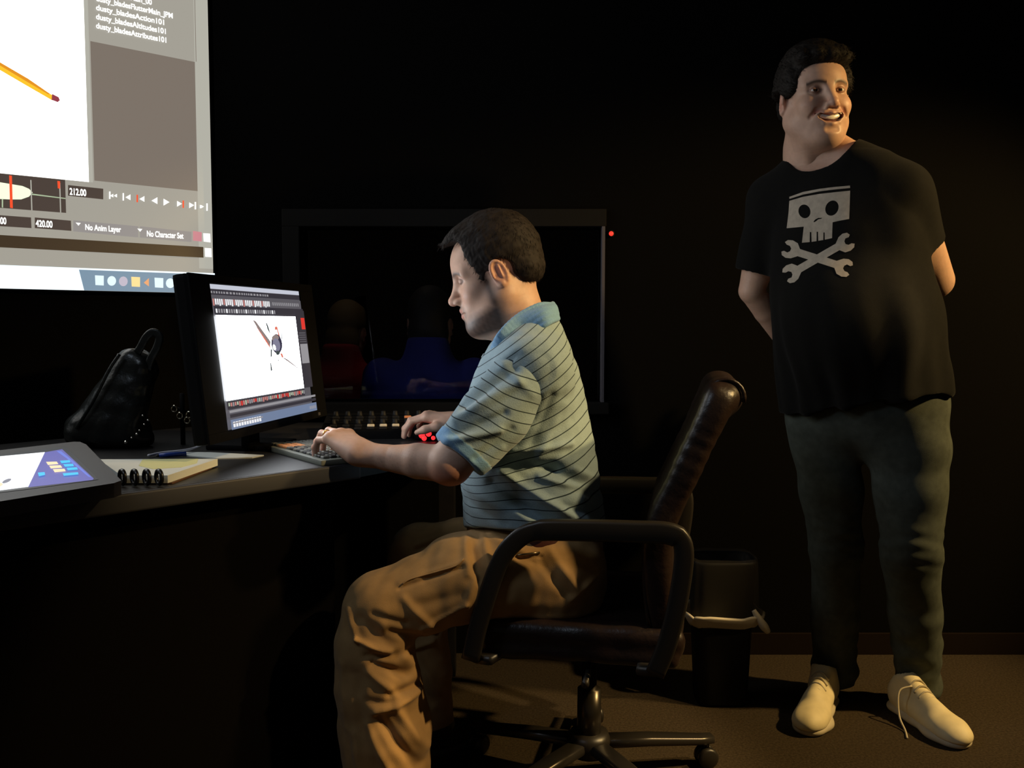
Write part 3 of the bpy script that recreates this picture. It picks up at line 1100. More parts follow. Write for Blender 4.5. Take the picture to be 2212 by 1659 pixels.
    L = [(1085, 1012, 1262, 1128, 10, 15), (1095, 985, 1200, 1010, 14, -12), (1190, 1005, 1300, 1075, 15, -16), (1165, 1020, 1280, 1058, 8, 10), (1060, 1040, 1215, 1140, 13, -14), (1110, 968, 1230, 955, 8, 8),
         (1215, 1085, 1300, 1120, 8, -5), (1120, 1100, 1185, 1140, 9, 5), (1190, 850, 1135, 985, 10, -4), (1215, 870, 1150, 1000, 9, 4),
         (1120, 955, 1235, 905, 9, -3), (1010, 1060, 1080, 1090, 10, 4), (1008, 1090, 1090, 1125, 9, -4), (1240, 1010, 1290, 1040, 7, 4),
         (1085, 775, 1150, 735, 9, 4), (1075, 800, 1120, 760, 8, -4), (1180, 700, 1230, 790, 14, -3)]
    V = folds(V, N, L, 2.02)
    V = V + N * (0.0022 * vnoise(V * [1, 1, 0.7], 0.11, 2) + 0.0012 * vnoise(V, 0.045, 5))[:, None]
    sx, sy = side_xy(V, 2.03)
    gsl = np.interp(sy, [700, 780, 900, 1000, 1090, 1150], [0.95, 0.75, 0.50, 0.34, 0.05, 0.0])
    st = (sy + gsl * (sx - 1150) + 3 * np.sin(sx * 0.03)) / 22.5
    plain = np.zeros(len(V))
    shirt = [(V, Q, st, plain)]

    def sleeve(s0, e0, cuff, lo, hi, hh, near):
        g = Field(lo, hi, hh)
        d = (cuff - s0) / np.linalg.norm(cuff - s0)
        midp = s0 * 0.42 + cuff * 0.58
        g.chain([s0 * .80 + cuff * .20, midp, cuff + d * 0.03], [0.070, 0.070, 0.057], 0.004)
        # pouch of loose cloth at the back of the sleeve
        g.cap(s0 * .5 + cuff * .5 + [0.014, 0, -0.018], cuff + [0.018, 0, -0.008], 0.058, 0.044, 0.03)
        g.plane_cut(cuff, d + np.array([0.0, 0, 0.0]), 0.004)
        g.cap(cuff + d * 0.05, cuff - d * 0.03, 0.049, 0.045, 0.004, cut=True)
        V, Q = g.mesh(1)
        N = normals(V, Q)
        dist = (V - cuff) @ d
        if near:
            L = [(1000, 872, 1110, 795, 12, -12), (985, 905, 1120, 825, 11, 11), (985, 935, 1090, 890, 10, -9), (955, 950, 1080, 925, 9, 10),
                 (1030, 985, 1105, 925, 9, -6), (1040, 1010, 1085, 965, 8, 4), (1090, 790, 1150, 850, 10, 4)]
            V = folds(V, N, L, 1.93)
        V = V + N * (0.0016 * vnoise(V, 0.06, 3))[:, None]
        V = V + N * np.where(dist > -0.024, 0.0016, 0)[:, None]
        sx, sy = side_xy(V, 1.93)
        st = (-0.42 * sx + 0.91 * sy + 3 * np.sin(sx * 0.05)) / 23.0
        plain = (dist > -0.024).astype(float)
        return V, Q, st, plain
    cuff = W(968, 990, 1.93)
    cuff = sh + (el - sh) * 0.90
    shirt.append(sleeve(sh, el, cuff, (-0.22, 1.80, 0.74), (0.13, 2.10, 1.10), 0.0028, True))
    cuff2 = sh2 + (el2 - sh2) * 0.80
    shirt.append(sleeve(sh2, el2, cuff2, (-0.18, 2.20, 0.74), (0.13, 2.56, 1.10), 0.0045, False))

    # collar: a folded leaf round the neck, laid on the shoulders of the shirt
    tmp = mesh_np('tmp', shirt[0][0], shirt[0][1])
    from mathutils.bvhtree import BVHTree
    bvs = BVHTree.FromPolygons([v.co for v in tmp.vertices], [tuple(p_.vertices) for p_ in tmp.polygons])
    bpy.data.meshes.remove(tmp)
    g = Field((-0.12, 1.98, 0.94), (0.14, 2.32, 1.17), 0.0025)
    inner = [(1194, 660, 0.0), (1190, 662, 0.040), (1162, 672, 0.078), (1120, 697, 0.086), (1084, 736, 0.078), (1057, 774, 0.050), (1044, 792, 0.020)]
    outer = [(1202, 690, 0.0), (1200, 693, 0.055), (1178, 705, 0.100), (1138, 731, 0.112), (1102, 766, 0.105), (1070, 802, 0.068), (1050, 815, 0.022)]

    def lay(L, lift):
        out = []
        for x, y, d in L:
            w_ = Vector(W(x, y, YC - d))
            h_ = hit_px(bvs, x, y, lift) if d > 0.03 else None
            if h_ is not None and (h_ - w_).length < 0.07:
                w_ = h_
            out.append(np.array(w_))
        return out
    IN, OUT = lay(inner, 0.010), lay(outer, 0.006)
    for sgn in (-1, 1):
        fl = lambda p_: np.array([p_[0], YC + sgn * (YC - p_[1]), p_[2]])
        A = catmull([fl(p_) for p_ in IN], 6)
        B = catmull([fl(p_) for p_ in OUT], 6)
        for i in range(len(A) - 1):
            up = np.array([0, 0, 0.004])
            g.cap(A[i] + up, A[i + 1] + up, 0.0055, 0.0055, 0.003)
            for t in (0.2, 0.4, 0.6, 0.8, 1.0):
                lift = np.array([0, sgn * 0.008 * math.sin(t * 3.1), 0.009 * math.sin(t * 3.1)])
                g.cap(A[i] * (1 - t) + B[i] * t + lift, A[i + 1] * (1 - t) + B[i + 1] * t + lift, 0.0046, 0.0046, 0.006)
    Vc, Qc = g.mesh(2)
    Vs = np.concatenate([s[0] for s in shirt])
    off = np.cumsum([0] + [len(s[0]) for s in shirt])
    Qs = np.concatenate([s[1] + off[i] for i, s in enumerate(shirt)])
    me = mesh_np('polo_shirt', Vs, Qs, attrs={'stripe': np.concatenate([s[2] for s in shirt]), 'plain': np.concatenate([s[3] for s in shirt])})
    polo = link('polo_shirt', me, m_polo, root)
    me = mesh_np('collar', Vc, Qc, attrs={'stripe': np.zeros(len(Vc)), 'plain': np.ones(len(Vc))})
    link('collar', me, m_polo, polo)
    for px, py in ((1043, 768), (1036, 790)):
        lathe('button', [(0, 0.002), (0.0050, 0.0018), (0.0058, 0), (0.005, -0.0015), (0, -0.0015)], m_btn, polo,
              frame(W(px, py, YC - 0.015), (0, 1, 0), (0.5, 0, 0.85)), 14)

    # ---- trousers
    g = Field((-0.43, 1.84, 0.06), (0.25, 2.46, 0.68), 0.0042)
    g.loft(loft_keys([(1112, 1016, 1300, .172), (1150, 1012, 1302, .176), (1165, 1010, 1302, .178), (1205, 1010, 1306, .190), (1250, 1030, 1309, .195), (1285, 1070, 1300, .185), (1308, 1120, 1275, .150)], YC), 0.03, e=2.4, capr=0.03)
    near = [(1215, 1222, 2.045, .098), (1100, 1234, 2.03, .098), (1000, 1248, 2.015, .096), (905, 1287, 2.0, .083), (850, 1302, 1.985, .073), (820, 1313, 1.98, .075)]
    g.chain([W(*p[:3]) for p in near], [p[3] for p in near], 0.02)
    shin = [(820, 1313, 1.98, .0755), (808, 1392, 1.985, .082), (818, 1480, 1.99, .090), (832, 1570, 2.0, .098), (840, 1740, 2.0, .096)]
    g.chain([W(*p[:3]) for p in shin], [p[3] for p in shin], 0.02)
    far = [(1200, 1212, 2.255, .095), (1000, 1190, 2.31, .080), (905, 1196, 2.34, .074), (895, 1260, 2.34, .078), (905, 1450, 2.34, .082), (915, 1640, 2.34, .085)]
    g.chain([W(*p[:3]) for p in far], [p[3] for p in far], 0.02)
    V, Q = g.mesh(1)
    N = normals(V, Q)
    L = [(868, 1258, 1003, 1212, 4, -5), (868, 1250, 1003, 1203, 6, 3), (880, 1278, 935, 1340, 9, 6), (905, 1290, 1000, 1270, 14, -4), (915, 1345, 1010, 1290, 5, 5),
         (1022, 1180, 1040, 1240, 9, -8), (1005, 1160, 1015, 1225, 9, 6), (1045, 1165, 1060, 1215, 8, 6), (1030, 1230, 1010, 1290, 8, 4), (1060, 1160, 1130, 1190, 9, 5),
         (1085, 1180, 1150, 1205, 7, -5), (1190, 1190, 1245, 1265, 10, 6), (1170, 1210, 1225, 1280, 10, -5), (1235, 1290, 1295, 1240, 7, 4), (1120, 1197, 1168, 1196, 3, -4),
         (762, 1302, 780, 1362, 6, 7), (780, 1362, 850, 1392, 6, 8), (790, 1318, 850, 1375, 12, -5), (815, 1305, 880, 1330, 8, -4), (850, 1345, 905, 1370, 9, -5), (800, 1395, 880, 1400, 8, -6),
         (815, 1412, 880, 1445, 9, -9), (872, 1400, 905, 1465, 8, 7), (805, 1430, 860, 1480, 8, 6), (850, 1478, 920, 1474, 8, -7), (820, 1515, 905, 1492, 8, 8), (800, 1490, 850, 1500, 9, -4),
         (828, 1528, 905, 1650, 11, -10), (862, 1515, 925, 1625, 9, 6), (800, 1545, 855, 1665, 9, 7), (775, 1440, 790, 1560, 14, -5), (770, 1570, 790, 1680, 11, 5), (745, 1420, 750, 1560, 9, 3)]
    L = [l[:5] + (l[5] * 1.3,) for l in L]
    V = folds(V, N, L, 2.0)
    V = V + N * (0.0020 * vnoise(V, 0.10, 1) + 0.0010 * vnoise(V, 0.04, 6))[:, None]
    tr = link('trousers', mesh_np('trousers', V, Q), m_khaki, root)
    # stitched seam of the front pocket and the zipped back pocket
    bvh = bvh_of(tr)
    seam = [hit_px(bvh, x, y, 0.0015) for x, y in ((868, 1262), (885, 1252), (915, 1243), (950, 1233), (985, 1222), (1003, 1208))]
    sweep('pocket_edge', catmull([s for s in seam if s is not None], 4), 0.0017, m_khaki, tr, 6)
    m_zip = mat('zip_metal', (0.30, 0.24, 0.15), rough=0.3, metal=1.0)
    zp = [hit_px(bvh, x, y, 0.0015) for x, y in ((1118, 1199), (1135, 1197), (1150, 1196), (1166, 1194))]
    sweep('pocket_zip', [s for s in zp if s is not None], 0.0026, m_zip, tr, 6)
    # belt
    c = W(1156, 1176, YC)
    zn, zb = W(1220, 1179, 1.97)[2], W(1303, 1181, 2.12)[2]
    zc = zb + 0.006
    ring = [(c[0] + 0.160 * math.cos(t), YC + 0.184 * math.sin(t), zc - 0.006 * math.cos(t) - (zn - zc) * math.sin(t)) for t in np.linspace(0, 2 * math.pi, 72)[:-1]]
    sweep('belt', ring, 1.0, m_belt, root, 12, flat=(0.0035, 0.018), closed=True)
    for an, dr in ((W(838, 1745, 2.0), (-1, 0.0)), (W(915, 1640, 2.34), (-1, 0.05))):
        shoe(root, (an[0] + 0.02, an[1]), dr, m_shoe, m_sole)
    return root


def bvh_of(o):
    from mathutils.bvhtree import BVHTree
    me = o.data
    off = root_of(o)
    return BVHTree.FromPolygons([v.co + off for v in me.vertices], [tuple(p.vertices) for p in me.polygons])


def hit_px(bvh, px, py, lift=0.001):
    o = Vector((0, 0, CAM_Z))
    d = (Vector(W(px, py, 2.0)) - o).normalized()
    p, n, i, t = bvh.ray_cast(o, d)
    if p is None:
        return None
    return p + n * lift


def shoe(root, ankle, dr, mu, ms, name='shoe', L=0.29, laces=False, label=None):
    """a low shoe: upper, sole, laces; ankle = floor point under the ankle"""
    d = np.array([dr[0], dr[1], 0.0])
    d /= np.linalg.norm(d)
    s = np.array([-d[1], d[0], 0.0])
    a = np.array([ankle[0], ankle[1], 0.0])
    heel = a - d * 0.055
    P = lambda t, w, z: heel + d * (t * L) + s * w + np.array([0, 0, z])
    allp = [P(-.05, -.07, 0), P(-.05, .07, 0), P(1.08, -.07, 0), P(1.08, .07, 0)]
    lo = np.min(allp, 0) + [0, 0, -0.01]
    hi = np.max(allp, 0) + [0, 0, 0.15]
    R = np.array([d, s, [0, 0, 1]])
    g = Field(lo, hi, 0.003)
    g.ell(P(0.14, 0, 0.050), (0.048, 0.037, 0.050), 0.02, R=R)
    g.ell(P(0.42, 0, 0.040), (0.075, 0.040, 0.040), 0.03, R=R)
    g.ell(P(0.72, 0.003, 0.033), (0.072, 0.047, 0.035), 0.03, R=R)
    g.ell(P(0.86, 0.002, 0.028), (0.045, 0.041, 0.027), 0.02, R=R)
    g.cap(P(0.18, 0, 0.06), P(0.20, 0, 0.10), 0.038, 0.036, 0.02)
    g.cap(P(0.26, 0, 0.095), P(0.60, 0, 0.062), 0.022, 0.020, 0.02)
    g.cap(P(0.17, 0, 0.09), P(0.17, 0, 0.15), 0.030, 0.030, 0.004, cut=True)
    g.plane_cut(P(0, 0, 0.018), (0, 0, -1), 0.003)
    V, Q = g.mesh(1)
    N = normals(V, Q)
    V = V + N * (0.0010 * vnoise(V, 0.05, 3))[:, None]
    up = link(name, mesh_np(name, V, Q), mu, root, label)
    g = Field(lo, hi, 0.003)
    g.chain([P(0.13, 0, 0.012), P(0.40, 0.0, 0.012), P(0.70, 0.004, 0.012), P(0.84, 0.003, 0.012)], [0.041, 0.038, 0.050, 0.044], 0.01, nrm=(0, 0, 1), f=0.45)
    g.plane_cut(P(0, 0, 0.001), (0, 0, -1), 0.002)
    g.plane_cut(P(0, 0, 0.026), (0, 0, 1), 0.003)
    V, Q = g.mesh(1)
    link('sole', mesh_np('sole', V, Q), ms, up)
    if laces:
        for i in range(5):
            t = 0.34 + i * 0.065
            z = 0.105 - i * 0.0088
            w = 0.020
            pts = catmull([P(t, -w - 0.004, z - 0.010), P(t + 0.006, -w * .5, z + 0.006), P(t + 0.012, 0, z + 0.0085), P(t + 0.018, w * .5, z + 0.006), P(t + 0.022, w + 0.004, z - 0.010)], 4)
            sweep('lace', pts, 0.0026, ms, up, 6)
        if laces == 'loose':
            pts = catmull([P(0.36, -0.02, 0.100), P(0.34, -0.055, 0.085), P(0.42, -0.070, 0.03), P(0.55, -0.078, 0.005), P(0.68, -0.10, 0.004)], 6)
            sweep('lace', pts, 0.0026, ms, up, 6)
    return up
def build_standing():
    YC = 2.52
    m_tee = mat('black_cotton', (0.0055, 0.0053, 0.0048), rough=0.9, sheen=0.04, noise=0.15, nscale=60, spec=0.12, bump=0.1, bscale=600)
    m_jeans = mat('dark_blue_denim', (0.070, 0.082, 0.070), rough=0.85, noise=0.18, nscale=45, bump=0.15, bscale=800, spec=0.2)
    m_print = mat('cream_shirt_print', (0.44, 0.375, 0.30), rough=0.8, noise=0.12, nscale=70)
    m_shoe = mat('cream_canvas_shoe', (0.85, 0.74, 0.46), rough=0.6, noise=0.08, nscale=30)
    m_sole = mat('off_white_rubber', (0.62, 0.55, 0.40), rough=0.5)
    root = thing('person', 'laughing standing man in a black T-shirt with skull print, arms behind his back', 'person', (0.93, YC, 0))
    th = math.radians(45)
    fw = np.array([-math.sin(th), -math.cos(th), 0])
    lf = np.array([math.cos(th), -math.sin(th), 0])
    # local frame: x forward, y his left
    O = np.array([0.93, YC, 0.0])
    MB = frame(O, fw, lf)
    inv = np.array(MB.inverted())
    loc = lambda p: inv[:3, :3] @ np.array(p) + inv[:3, 3]
    LW = lambda px, py, Y: loc(W(px, py, Y))

    # ---- head
    a = math.radians(8)
    fwd = np.array([math.sin(a), -math.cos(a), 0.02])
    rl = math.radians(3)
    left0 = np.array([math.cos(a), math.sin(a), 0])
    left = left0 * math.cos(rl) + np.array([0, 0, 1]) * math.sin(rl)
    MH = frame(W(1757, 222, 2.50), fwd, left) @ Matrix.Diagonal((1.0, 1.07, 1.0, 1))
    g = head_field(True, 0.0018, 0.026, lids=0.25, neck=[(-0.020, 0, -0.035), (-0.036, 0.004, -0.115), (-0.050, 0.010, -0.165)])
    V, Q = g.mesh(1)
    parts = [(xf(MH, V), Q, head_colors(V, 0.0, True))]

    # ---- arms, hands, chest, legs in the local frame
    shL, elL, haL = LW(1948, 412, 2.40), LW(2022, 606, 2.50), LW(1925, 715, 2.66)
    shR, elR, haR = LW(1672, 440, 2.62), LW(1624, 628, 2.66), LW(1700, 745, 2.74)
    g = Field((-0.36, -0.42, 0.80), (0.28, 0.42, 1.60), 0.0042)
    for s_, e_, h_ in ((shL, elL, haL), (shR, elR, haR)):
        g.chain([s_, e_], [0.060, 0.047 if s_ is shL else 0.037], 0.01)
        mm = e_ * 0.62 + h_ * 0.38
        g.chain([e_, mm, h_], [0.043, 0.040, 0.027] if s_ is shL else [0.036, 0.033, 0.025], 0.005)
    kz = lambda py: W(1106, py, YC)[2]
    cxy = lambda px: (px - 1106) / F_PX * YC - 0.93
    rows = [(352, 1784, .070, .105), (385, 1800, .105, .170), (440, 1812, .125, .200), (520, 1820, .140, .200), (620, 1830, .150, .195), (720, 1845, .155, .200), (790, 1856, .150, .20), (850, 1866, .14, .18)]
    keys = []
    for py, px, ax, ay in rows:
        dx = cxy(px)
        keys.append((kz(py), dx * fw[0], dx * lf[0], ax, ay))
    g.loft([(k[0], k[1], k[2], k[3] - .008, k[4] - .008) for k in keys], 0.03)
    nb = loc(np.array(MH @ Vector((-0.046, 0.008, -0.15))))
    g.cap(nb, nb + np.array([-0.005, 0, -0.07]), 0.062, 0.09, 0.04)
    g.cap(LW(1788, 318, 2.50), LW(1842, 335, 2.45), 0.050, 0.034, 0.03)
    # hands clasped behind the back
    R = lambda v: np.array(v, float)
    pose = {'pinky': (5, 30, 20, -.05), 'ring': (5, 32, 22, -.02), 'middle': (4, 32, 22, .02), 'index': (2, 30, 20, .06)}
    for h_, f_, s_ in ((haL, (-0.25, -0.96, -0.1), (0.1, 0, 1)), (haR, (-0.15, 0.97, -0.1), (0.1, 0, 1))):
        f_, s_ = R(f_), R(s_)
        f_ /= np.linalg.norm(f_)
        s_ -= f_ * (s_ @ f_)
        s_ /= np.linalg.norm(s_)
        u_ = np.cross(s_, f_)
        if u_[0] > 0:
            u_ = -u_
        hand_field(g, h_, f_, s_, u_, pose)
    V, Q = g.mesh(1)
    parts.append((xf(MB, V), Q, np.tile(SKIN, (len(V), 1)) * (1 + 0.05 * vnoise(V, 0.05, 2))[:, None]))
    legs = [([(1775, 905, 2.58, .098), (1795, 1050, 2.58, .086), (1806, 1190, 2.58, .072), (1806, 1330, 2.62, .064), (1800, 1462, 2.66, .062)]),
            ([(1950, 880, 2.48, .108), (1962, 960, 2.47, .105), (1966, 1050, 2.47, .094), (1968, 1190, 2.47, .078), (1978, 1330, 2.52, .068), (1984, 1476, 2.57, .062)])]
    g = Field((-0.32, -0.40, 0.03), (0.28, 0.36, 0.95), 0.012)
    for P in legs:
        g.chain([LW(*p[:3]) for p in P], [p[3] * .72 for p in P], 0.02)
    V, Q = g.mesh(1)
    parts.append((xf(MB, V), Q, np.tile(SKIN, (len(V), 1))))
    V, Q, C = join_np(parts)
    body = link('body', mesh_np('body', V, Q, col=C), m_skin, root)
    eyes(MH, body, (1, -0.10, -0.02))
    flow = lambda P: np.stack([0.8 + 0 * P[:, 0], P[:, 1] * 8 + 0.35, -0.25 - 6 * np.clip(0.09 - P[:, 2], 0, 1)], 1)
    make_hair(hair_standing(), MH, m_hair_black, root, flow, 11000, 0.014, 5, 0.14)
    # upper teeth
    g = Field((0.05, -0.04, -0.08), (0.11, 0.04, -0.03), 0.0014)
    P = [(0.0790, -0.030, -0.0480), (0.0870, -0.018, -0.0545), (0.0918, 0.0, -0.0590), (0.0870, 0.018, -0.0545), (0.0790, 0.030, -0.0480)]
    Pc = catmull(P, 4)
    g.chain(Pc, [0.0062] * len(Pc), 0.001, nrm=(1, 0, 0), f=0.45)
    V, Q = g.mesh(1)
    link('teeth', mesh_np('teeth', xf(MH, V), Q), m_teeth, body)

    # ---- T-shirt
    g = Field((-0.32, -0.42, 0.84), (0.30, 0.44, 1.60), 0.0044)
    rows = [(338, 1782, .080, .105), (360, 1794, .105, .165), (395, 1806, .125, .205), (440, 1814, .140, .218), (520, 1822, .155, .216), (620, 1832, .165, .213), (720, 1847, .170, .218), (800, 1860, .172, .228), (925, 1870, .172, .228)]
    keys = []
    for py, px, ax, ay in rows:
        dx = cxy(px)
        keys.append((kz(py), dx * fw[0], dx * lf[0], ax, ay))
    g.loft(keys, 0.02, e=2.3)
    g.ell(LW(1850, 700, 2.46), (0.175, 0.20, 0.20), 0.05)
    nb2 = LW(1780, 372, YC)
    g.chain([nb2 + [0, 0.03, 0], LW(1842, 345, 2.44), LW(1890, 372, 2.42), shL], [0.055, 0.046, 0.056, 0.068], 0.03)
    g.cap(nb2 + [0, -0.03, 0], shR, 0.055, 0.070, 0.05)
    cuffL, cuffR = shL * 0.40 + elL * 0.60, shR * 0.22 + elR * 0.78
    for s_, c_ in ((shL, cuffL), (shR, cuffR)):
        g.chain([s_, c_], [0.072, 0.0585], 0.025)
        d = (c_ - s_) / np.linalg.norm(c_ - s_)
        # open end of the sleeve
        n_ = d / np.linalg.norm(d)
        r_ = Matrix(np.array([n_, np.cross(n_, [1, 0, 0]) / np.linalg.norm(np.cross(n_, [1, 0, 0])), [0, 0, 0]]).tolist())
        g.cap(c_ + d * 0.03, c_ - d * 0.03, 0.052, 0.048, 0.003, cut=True)
        side = 1 if s_ is shL else -1
        g.op(lambda X, Y, Z, c_=c_, d=d, side=side: np.maximum((c_[0] - X) * d[0] + (c_[1] - Y) * d[1] + (c_[2] - Z) * d[2],
             np.sqrt((X - c_[0]) ** 2 + (Y - c_[1]) ** 2 + (Z - c_[2]) ** 2) - 0.085), c_ - 0.09, c_ + 0.09, 0.003, cut=True)
    # neck hole
    nc = LW(1781, 306, 2.48)
    Rn = np.array([[1, 0, 0.0], [0, 0.94, 0.34], [0, -0.34, 0.94]])
    g.ell(nc + np.array([0.030, 0.0, 0.0]), (0.102, 0.096, 0.080), 0.004, R=Rn, cut=True)
    # hem
    A, B = W(1690, 902, 2.5), W(2055, 852, 2.42)
    a3, b3 = loc(A), loc(B)
    v1 = (b3 - a3) / np.linalg.norm(b3 - a3)
    n3 = np.cross(v1, [0.98, 0.0, 0.02])
    if n3[2] > 0:
        n3 = -n3
    g.plane_cut(a3, n3, 0.006)
    V, Q = g.mesh(1)
    N = normals(V, Q)
    ang = np.arctan2(V[:, 1], V[:, 0])
    lowf = np.clip((1.25 - V[:, 2]) / 0.35, 0, 1)
    V = V + N * (lowf * (0.006 * np.sin(ang * 9 + V[:, 2] * 5) + 0.003 * np.sin(ang * 17 + 1.0 + V[:, 2] * 9)) + 0.0035 * vnoise(V * [1, 1, 0.6], 0.12, 3))[:, None]
    tee = link('t_shirt', mesh_np('t_shirt', xf(MB, V), Q), m_tee, root)
    # ribbed neckband
    bvh = bvh_of(tee)

    # ---- the print: outlines dropped on to the cloth
    def mask(cs, holes=()):
        cu = bpy.data.curves.new('tmp', 'CURVE')
        cu.dimensions = '2D'
        cu.fill_mode = 'BOTH'
        for poly in list(cs) + list(holes):
            sp = cu.splines.new('POLY')
            sp.points.add(len(poly) - 1)
            for i, q in enumerate(poly):
                sp.points[i].co = (q[0] * 0.01, -q[1] * 0.01, 0, 1)
            sp.use_cyclic_u = True
        ob = bpy.data.objects.new('tmp', cu)
        COL.objects.link(ob)
        dg = bpy.context.evaluated_depsgraph_get()
        me = bpy.data.meshes.new_from_object(ob.evaluated_get(dg))
        bm = bmesh.new()
        bm.from_mesh(me)
        bpy.data.objects.remove(ob)
        bpy.data.meshes.remove(me)
        bmesh.ops.remove_doubles(bm, verts=bm.verts, dist=1e-5)
        bmesh.ops.triangulate(bm, faces=bm.faces)
        for _ in range(6):
            es = [e for e in bm.edges if e.calc_length() > 0.06]
            if not es:
                break
            bmesh.ops.subdivide_edges(bm, edges=es, cuts=1)
            bmesh.ops.triangulate(bm, faces=bm.faces)
        return bm

    def oval(cx, cy, rx, ry, rot=0, n=24):
        r = math.radians(rot)
        return [(cx + rx * math.cos(t) * math.cos(r) - ry * math.sin(t) * math.sin(r), cy + rx * math.cos(t) * math.sin(r) + ry * math.sin(t) * math.cos(r)) for t in np.linspace(0, 2 * math.pi, n + 1)[:-1]]

    Z = lambda x, y: (1660 + x / 6.382, 380 + y / 6.382)       # from the enlarged view of the print
    band = [Z(x, y) for x, y in ((290, 290), (480, 222), (700, 180), (900, 155), (1125, 135), (1128, 168), (900, 190), (700, 215), (480, 258), (292, 318))]
    skull = [Z(x, y) for x, y in ((292, 345), (480, 290), (700, 250), (900, 228), (1128, 205), (1115, 595), (1000, 615), (888, 640), (880, 858), (780, 880), (778, 780), (762, 780), (760, 885), (690, 895), (686, 770), (668, 770), (666, 900), (598, 910), (594, 775), (574, 775), (572, 912), (465, 922), (490, 700), (370, 712), (255, 722), (280, 520))]
    eye1 = [Z(*q) for q in oval(500, 490, 82, 95, -15)]
    eye2 = [Z(*q) for q in oval(878, 445, 88, 108, 25)]
    nose = [Z(x, y) for x, y in ((625, 628), (650, 600), (690, 580), (745, 578), (735, 590), (690, 600), (660, 625), (630, 640))]

    def wrench(p, q, wd):
        """open-ended spanner outline from p to q (both jaws)"""
        p, q = np.array(p, float), np.array(q, float)
        d = (q - p) / np.linalg.norm(q - p)
        n_ = np.array([-d[1], d[0]])
        half = [(0.0, 0.0)]
        jaw = [(-150, 52), (-98, 118), (-20, 135), (45, 118), (75, 78), (40, 52), (-5, 50), (-35, 20), (-30, -20), (0, -48), (50, -40), (80, -62), (60, -105), (0, -125), (-70, -110), (-150, -52)]
        out = []
        for u, v in jaw:
            out.append(q + d * u + n_ * v)
        for u, v in jaw:
            out.append(p - d * u - n_ * v)
        return [Z(*o_) for o_ in out]
    w1 = wrench((300, 1360), (1085, 905), 60)
    w2 = wrench((280, 1010), (1070, 1270), 60)
    first = None
    for nm, cs, hs in (('print_band', [band], []), ('print_skull', [skull], [eye1, eye2, nose]), ('print_spanner', [w1], []), ('print_spanner', [w2], [])):
        bm = mask(cs, hs)
        bad = []
        k_ = 0.0010 if first is None else 0.0013
        first = 1
        for v in bm.verts:
            h = hit_px(bvh, v.co.x * 100, -v.co.y * 100, k_ + (0.0003 if cs[0] is w2 else 0))
            if h is None:
                bad.append(v)
            else:
                v.co = h
        bmesh.ops.delete(bm, geom=bad, context='VERTS')
        link(nm, bm_mesh(nm, bm, True), m_print, tee)

    # ---- jeans
    g = Field((-0.34, -0.42, 0.03), (0.30, 0.38, 0.98), 0.0052)
    for P in legs:
        g.chain([LW(*p[:3]) for p in P], [p[3] for p in P], 0.02)
    c = LW(1866, 860, 2.53)
    g.ell(c, (0.148, 0.205, 0.16), 0.05)
    V, Q = g.mesh(1)
    N = normals(V, Q)
    z = V[:, 2]
    V = V + N * (0.004 * vnoise(V * [1, 1, 0.8], 0.12, 4) + 0.005 * vnoise(V * [1, 1, 3.0], 0.12, 7) * np.clip((0.35 - z) / 0.2, 0, 1)
                 + 0.003 * np.exp(-((z - 0.50) / 0.06) ** 2) * vnoise(V * [0.6, 0.6, 2.5], 0.08, 3))[:, None]
    link('jeans', mesh_np('jeans', xf(MB, V), Q), m_jeans, root)
    # ---- shoes
    d1 = np.array([-0.50, -0.866, 0])
    toe = WZ(1738, 1592, 0.0)
    shoe(root, (toe - d1 * 0.235)[:2], d1, m_shoe, m_sole, 'shoe', 0.295, laces=True)
    d2 = np.array([0.22, -0.976, 0])
    toe = WZ(2082, 1622, 0.0)
    shoe(root, (toe - d2 * 0.235)[:2], d2, m_shoe, m_sole, 'shoe', 0.295, laces='loose')
    return root
# ------------------------------------------------------------------ the room
m_wall = mat('black_felt_wall', (0.0042, 0.004, 0.0038), rough=0.95, noise=0.08, nscale=200, spec=0.02)
m_floor = mat('dark_carpet', (0.055, 0.041, 0.026), rough=0.95, noise=0.35, nscale=160, bump=0.6, bscale=500, spec=0.1)
m_frame = mat('dark_window_frame', (0.008, 0.007, 0.006), rough=0.8, spec=0.15)
m_alu = mat('aluminium_edge', (0.16, 0.15, 0.18), rough=0.4, metal=0.5)


def struct(name, lo, hi, m, M=None):
    o = box_obj(name, lo, hi, m, None, M)
    o['kind'] = 'structure'
    return o


YW = 3.0
XC = -0.95                                     # corner between the screen wall and the window wall
WL, WR, WT, WB = W(650, 600, YW)[0], W(1300, 600, YW)[0], W(960, 490, YW)[2], W(960, 868, YW)[2]
struct('floor', (-3.6, -1.6, -0.05), (3.4, 5.2, 0), m_floor)
struct('ceiling', (-3.6, -1.6, 3.0), (3.4, 5.2, 3.06), m_wall)
bm = bmesh.new()
add_box(bm, (XC, YW, 0), (WL, YW + 0.12, 3.0))
add_box(bm, (WR, YW, 0), (3.0, YW + 0.12, 3.0))
add_box(bm, (WL, YW, 0), (WR, YW + 0.12, WB))
add_box(bm, (WL, YW, WT), (WR, YW + 0.12, 3.0))
o = link('wall_back', bm_mesh('wall_back', bm), m_wall)
o['kind'] = 'structure'
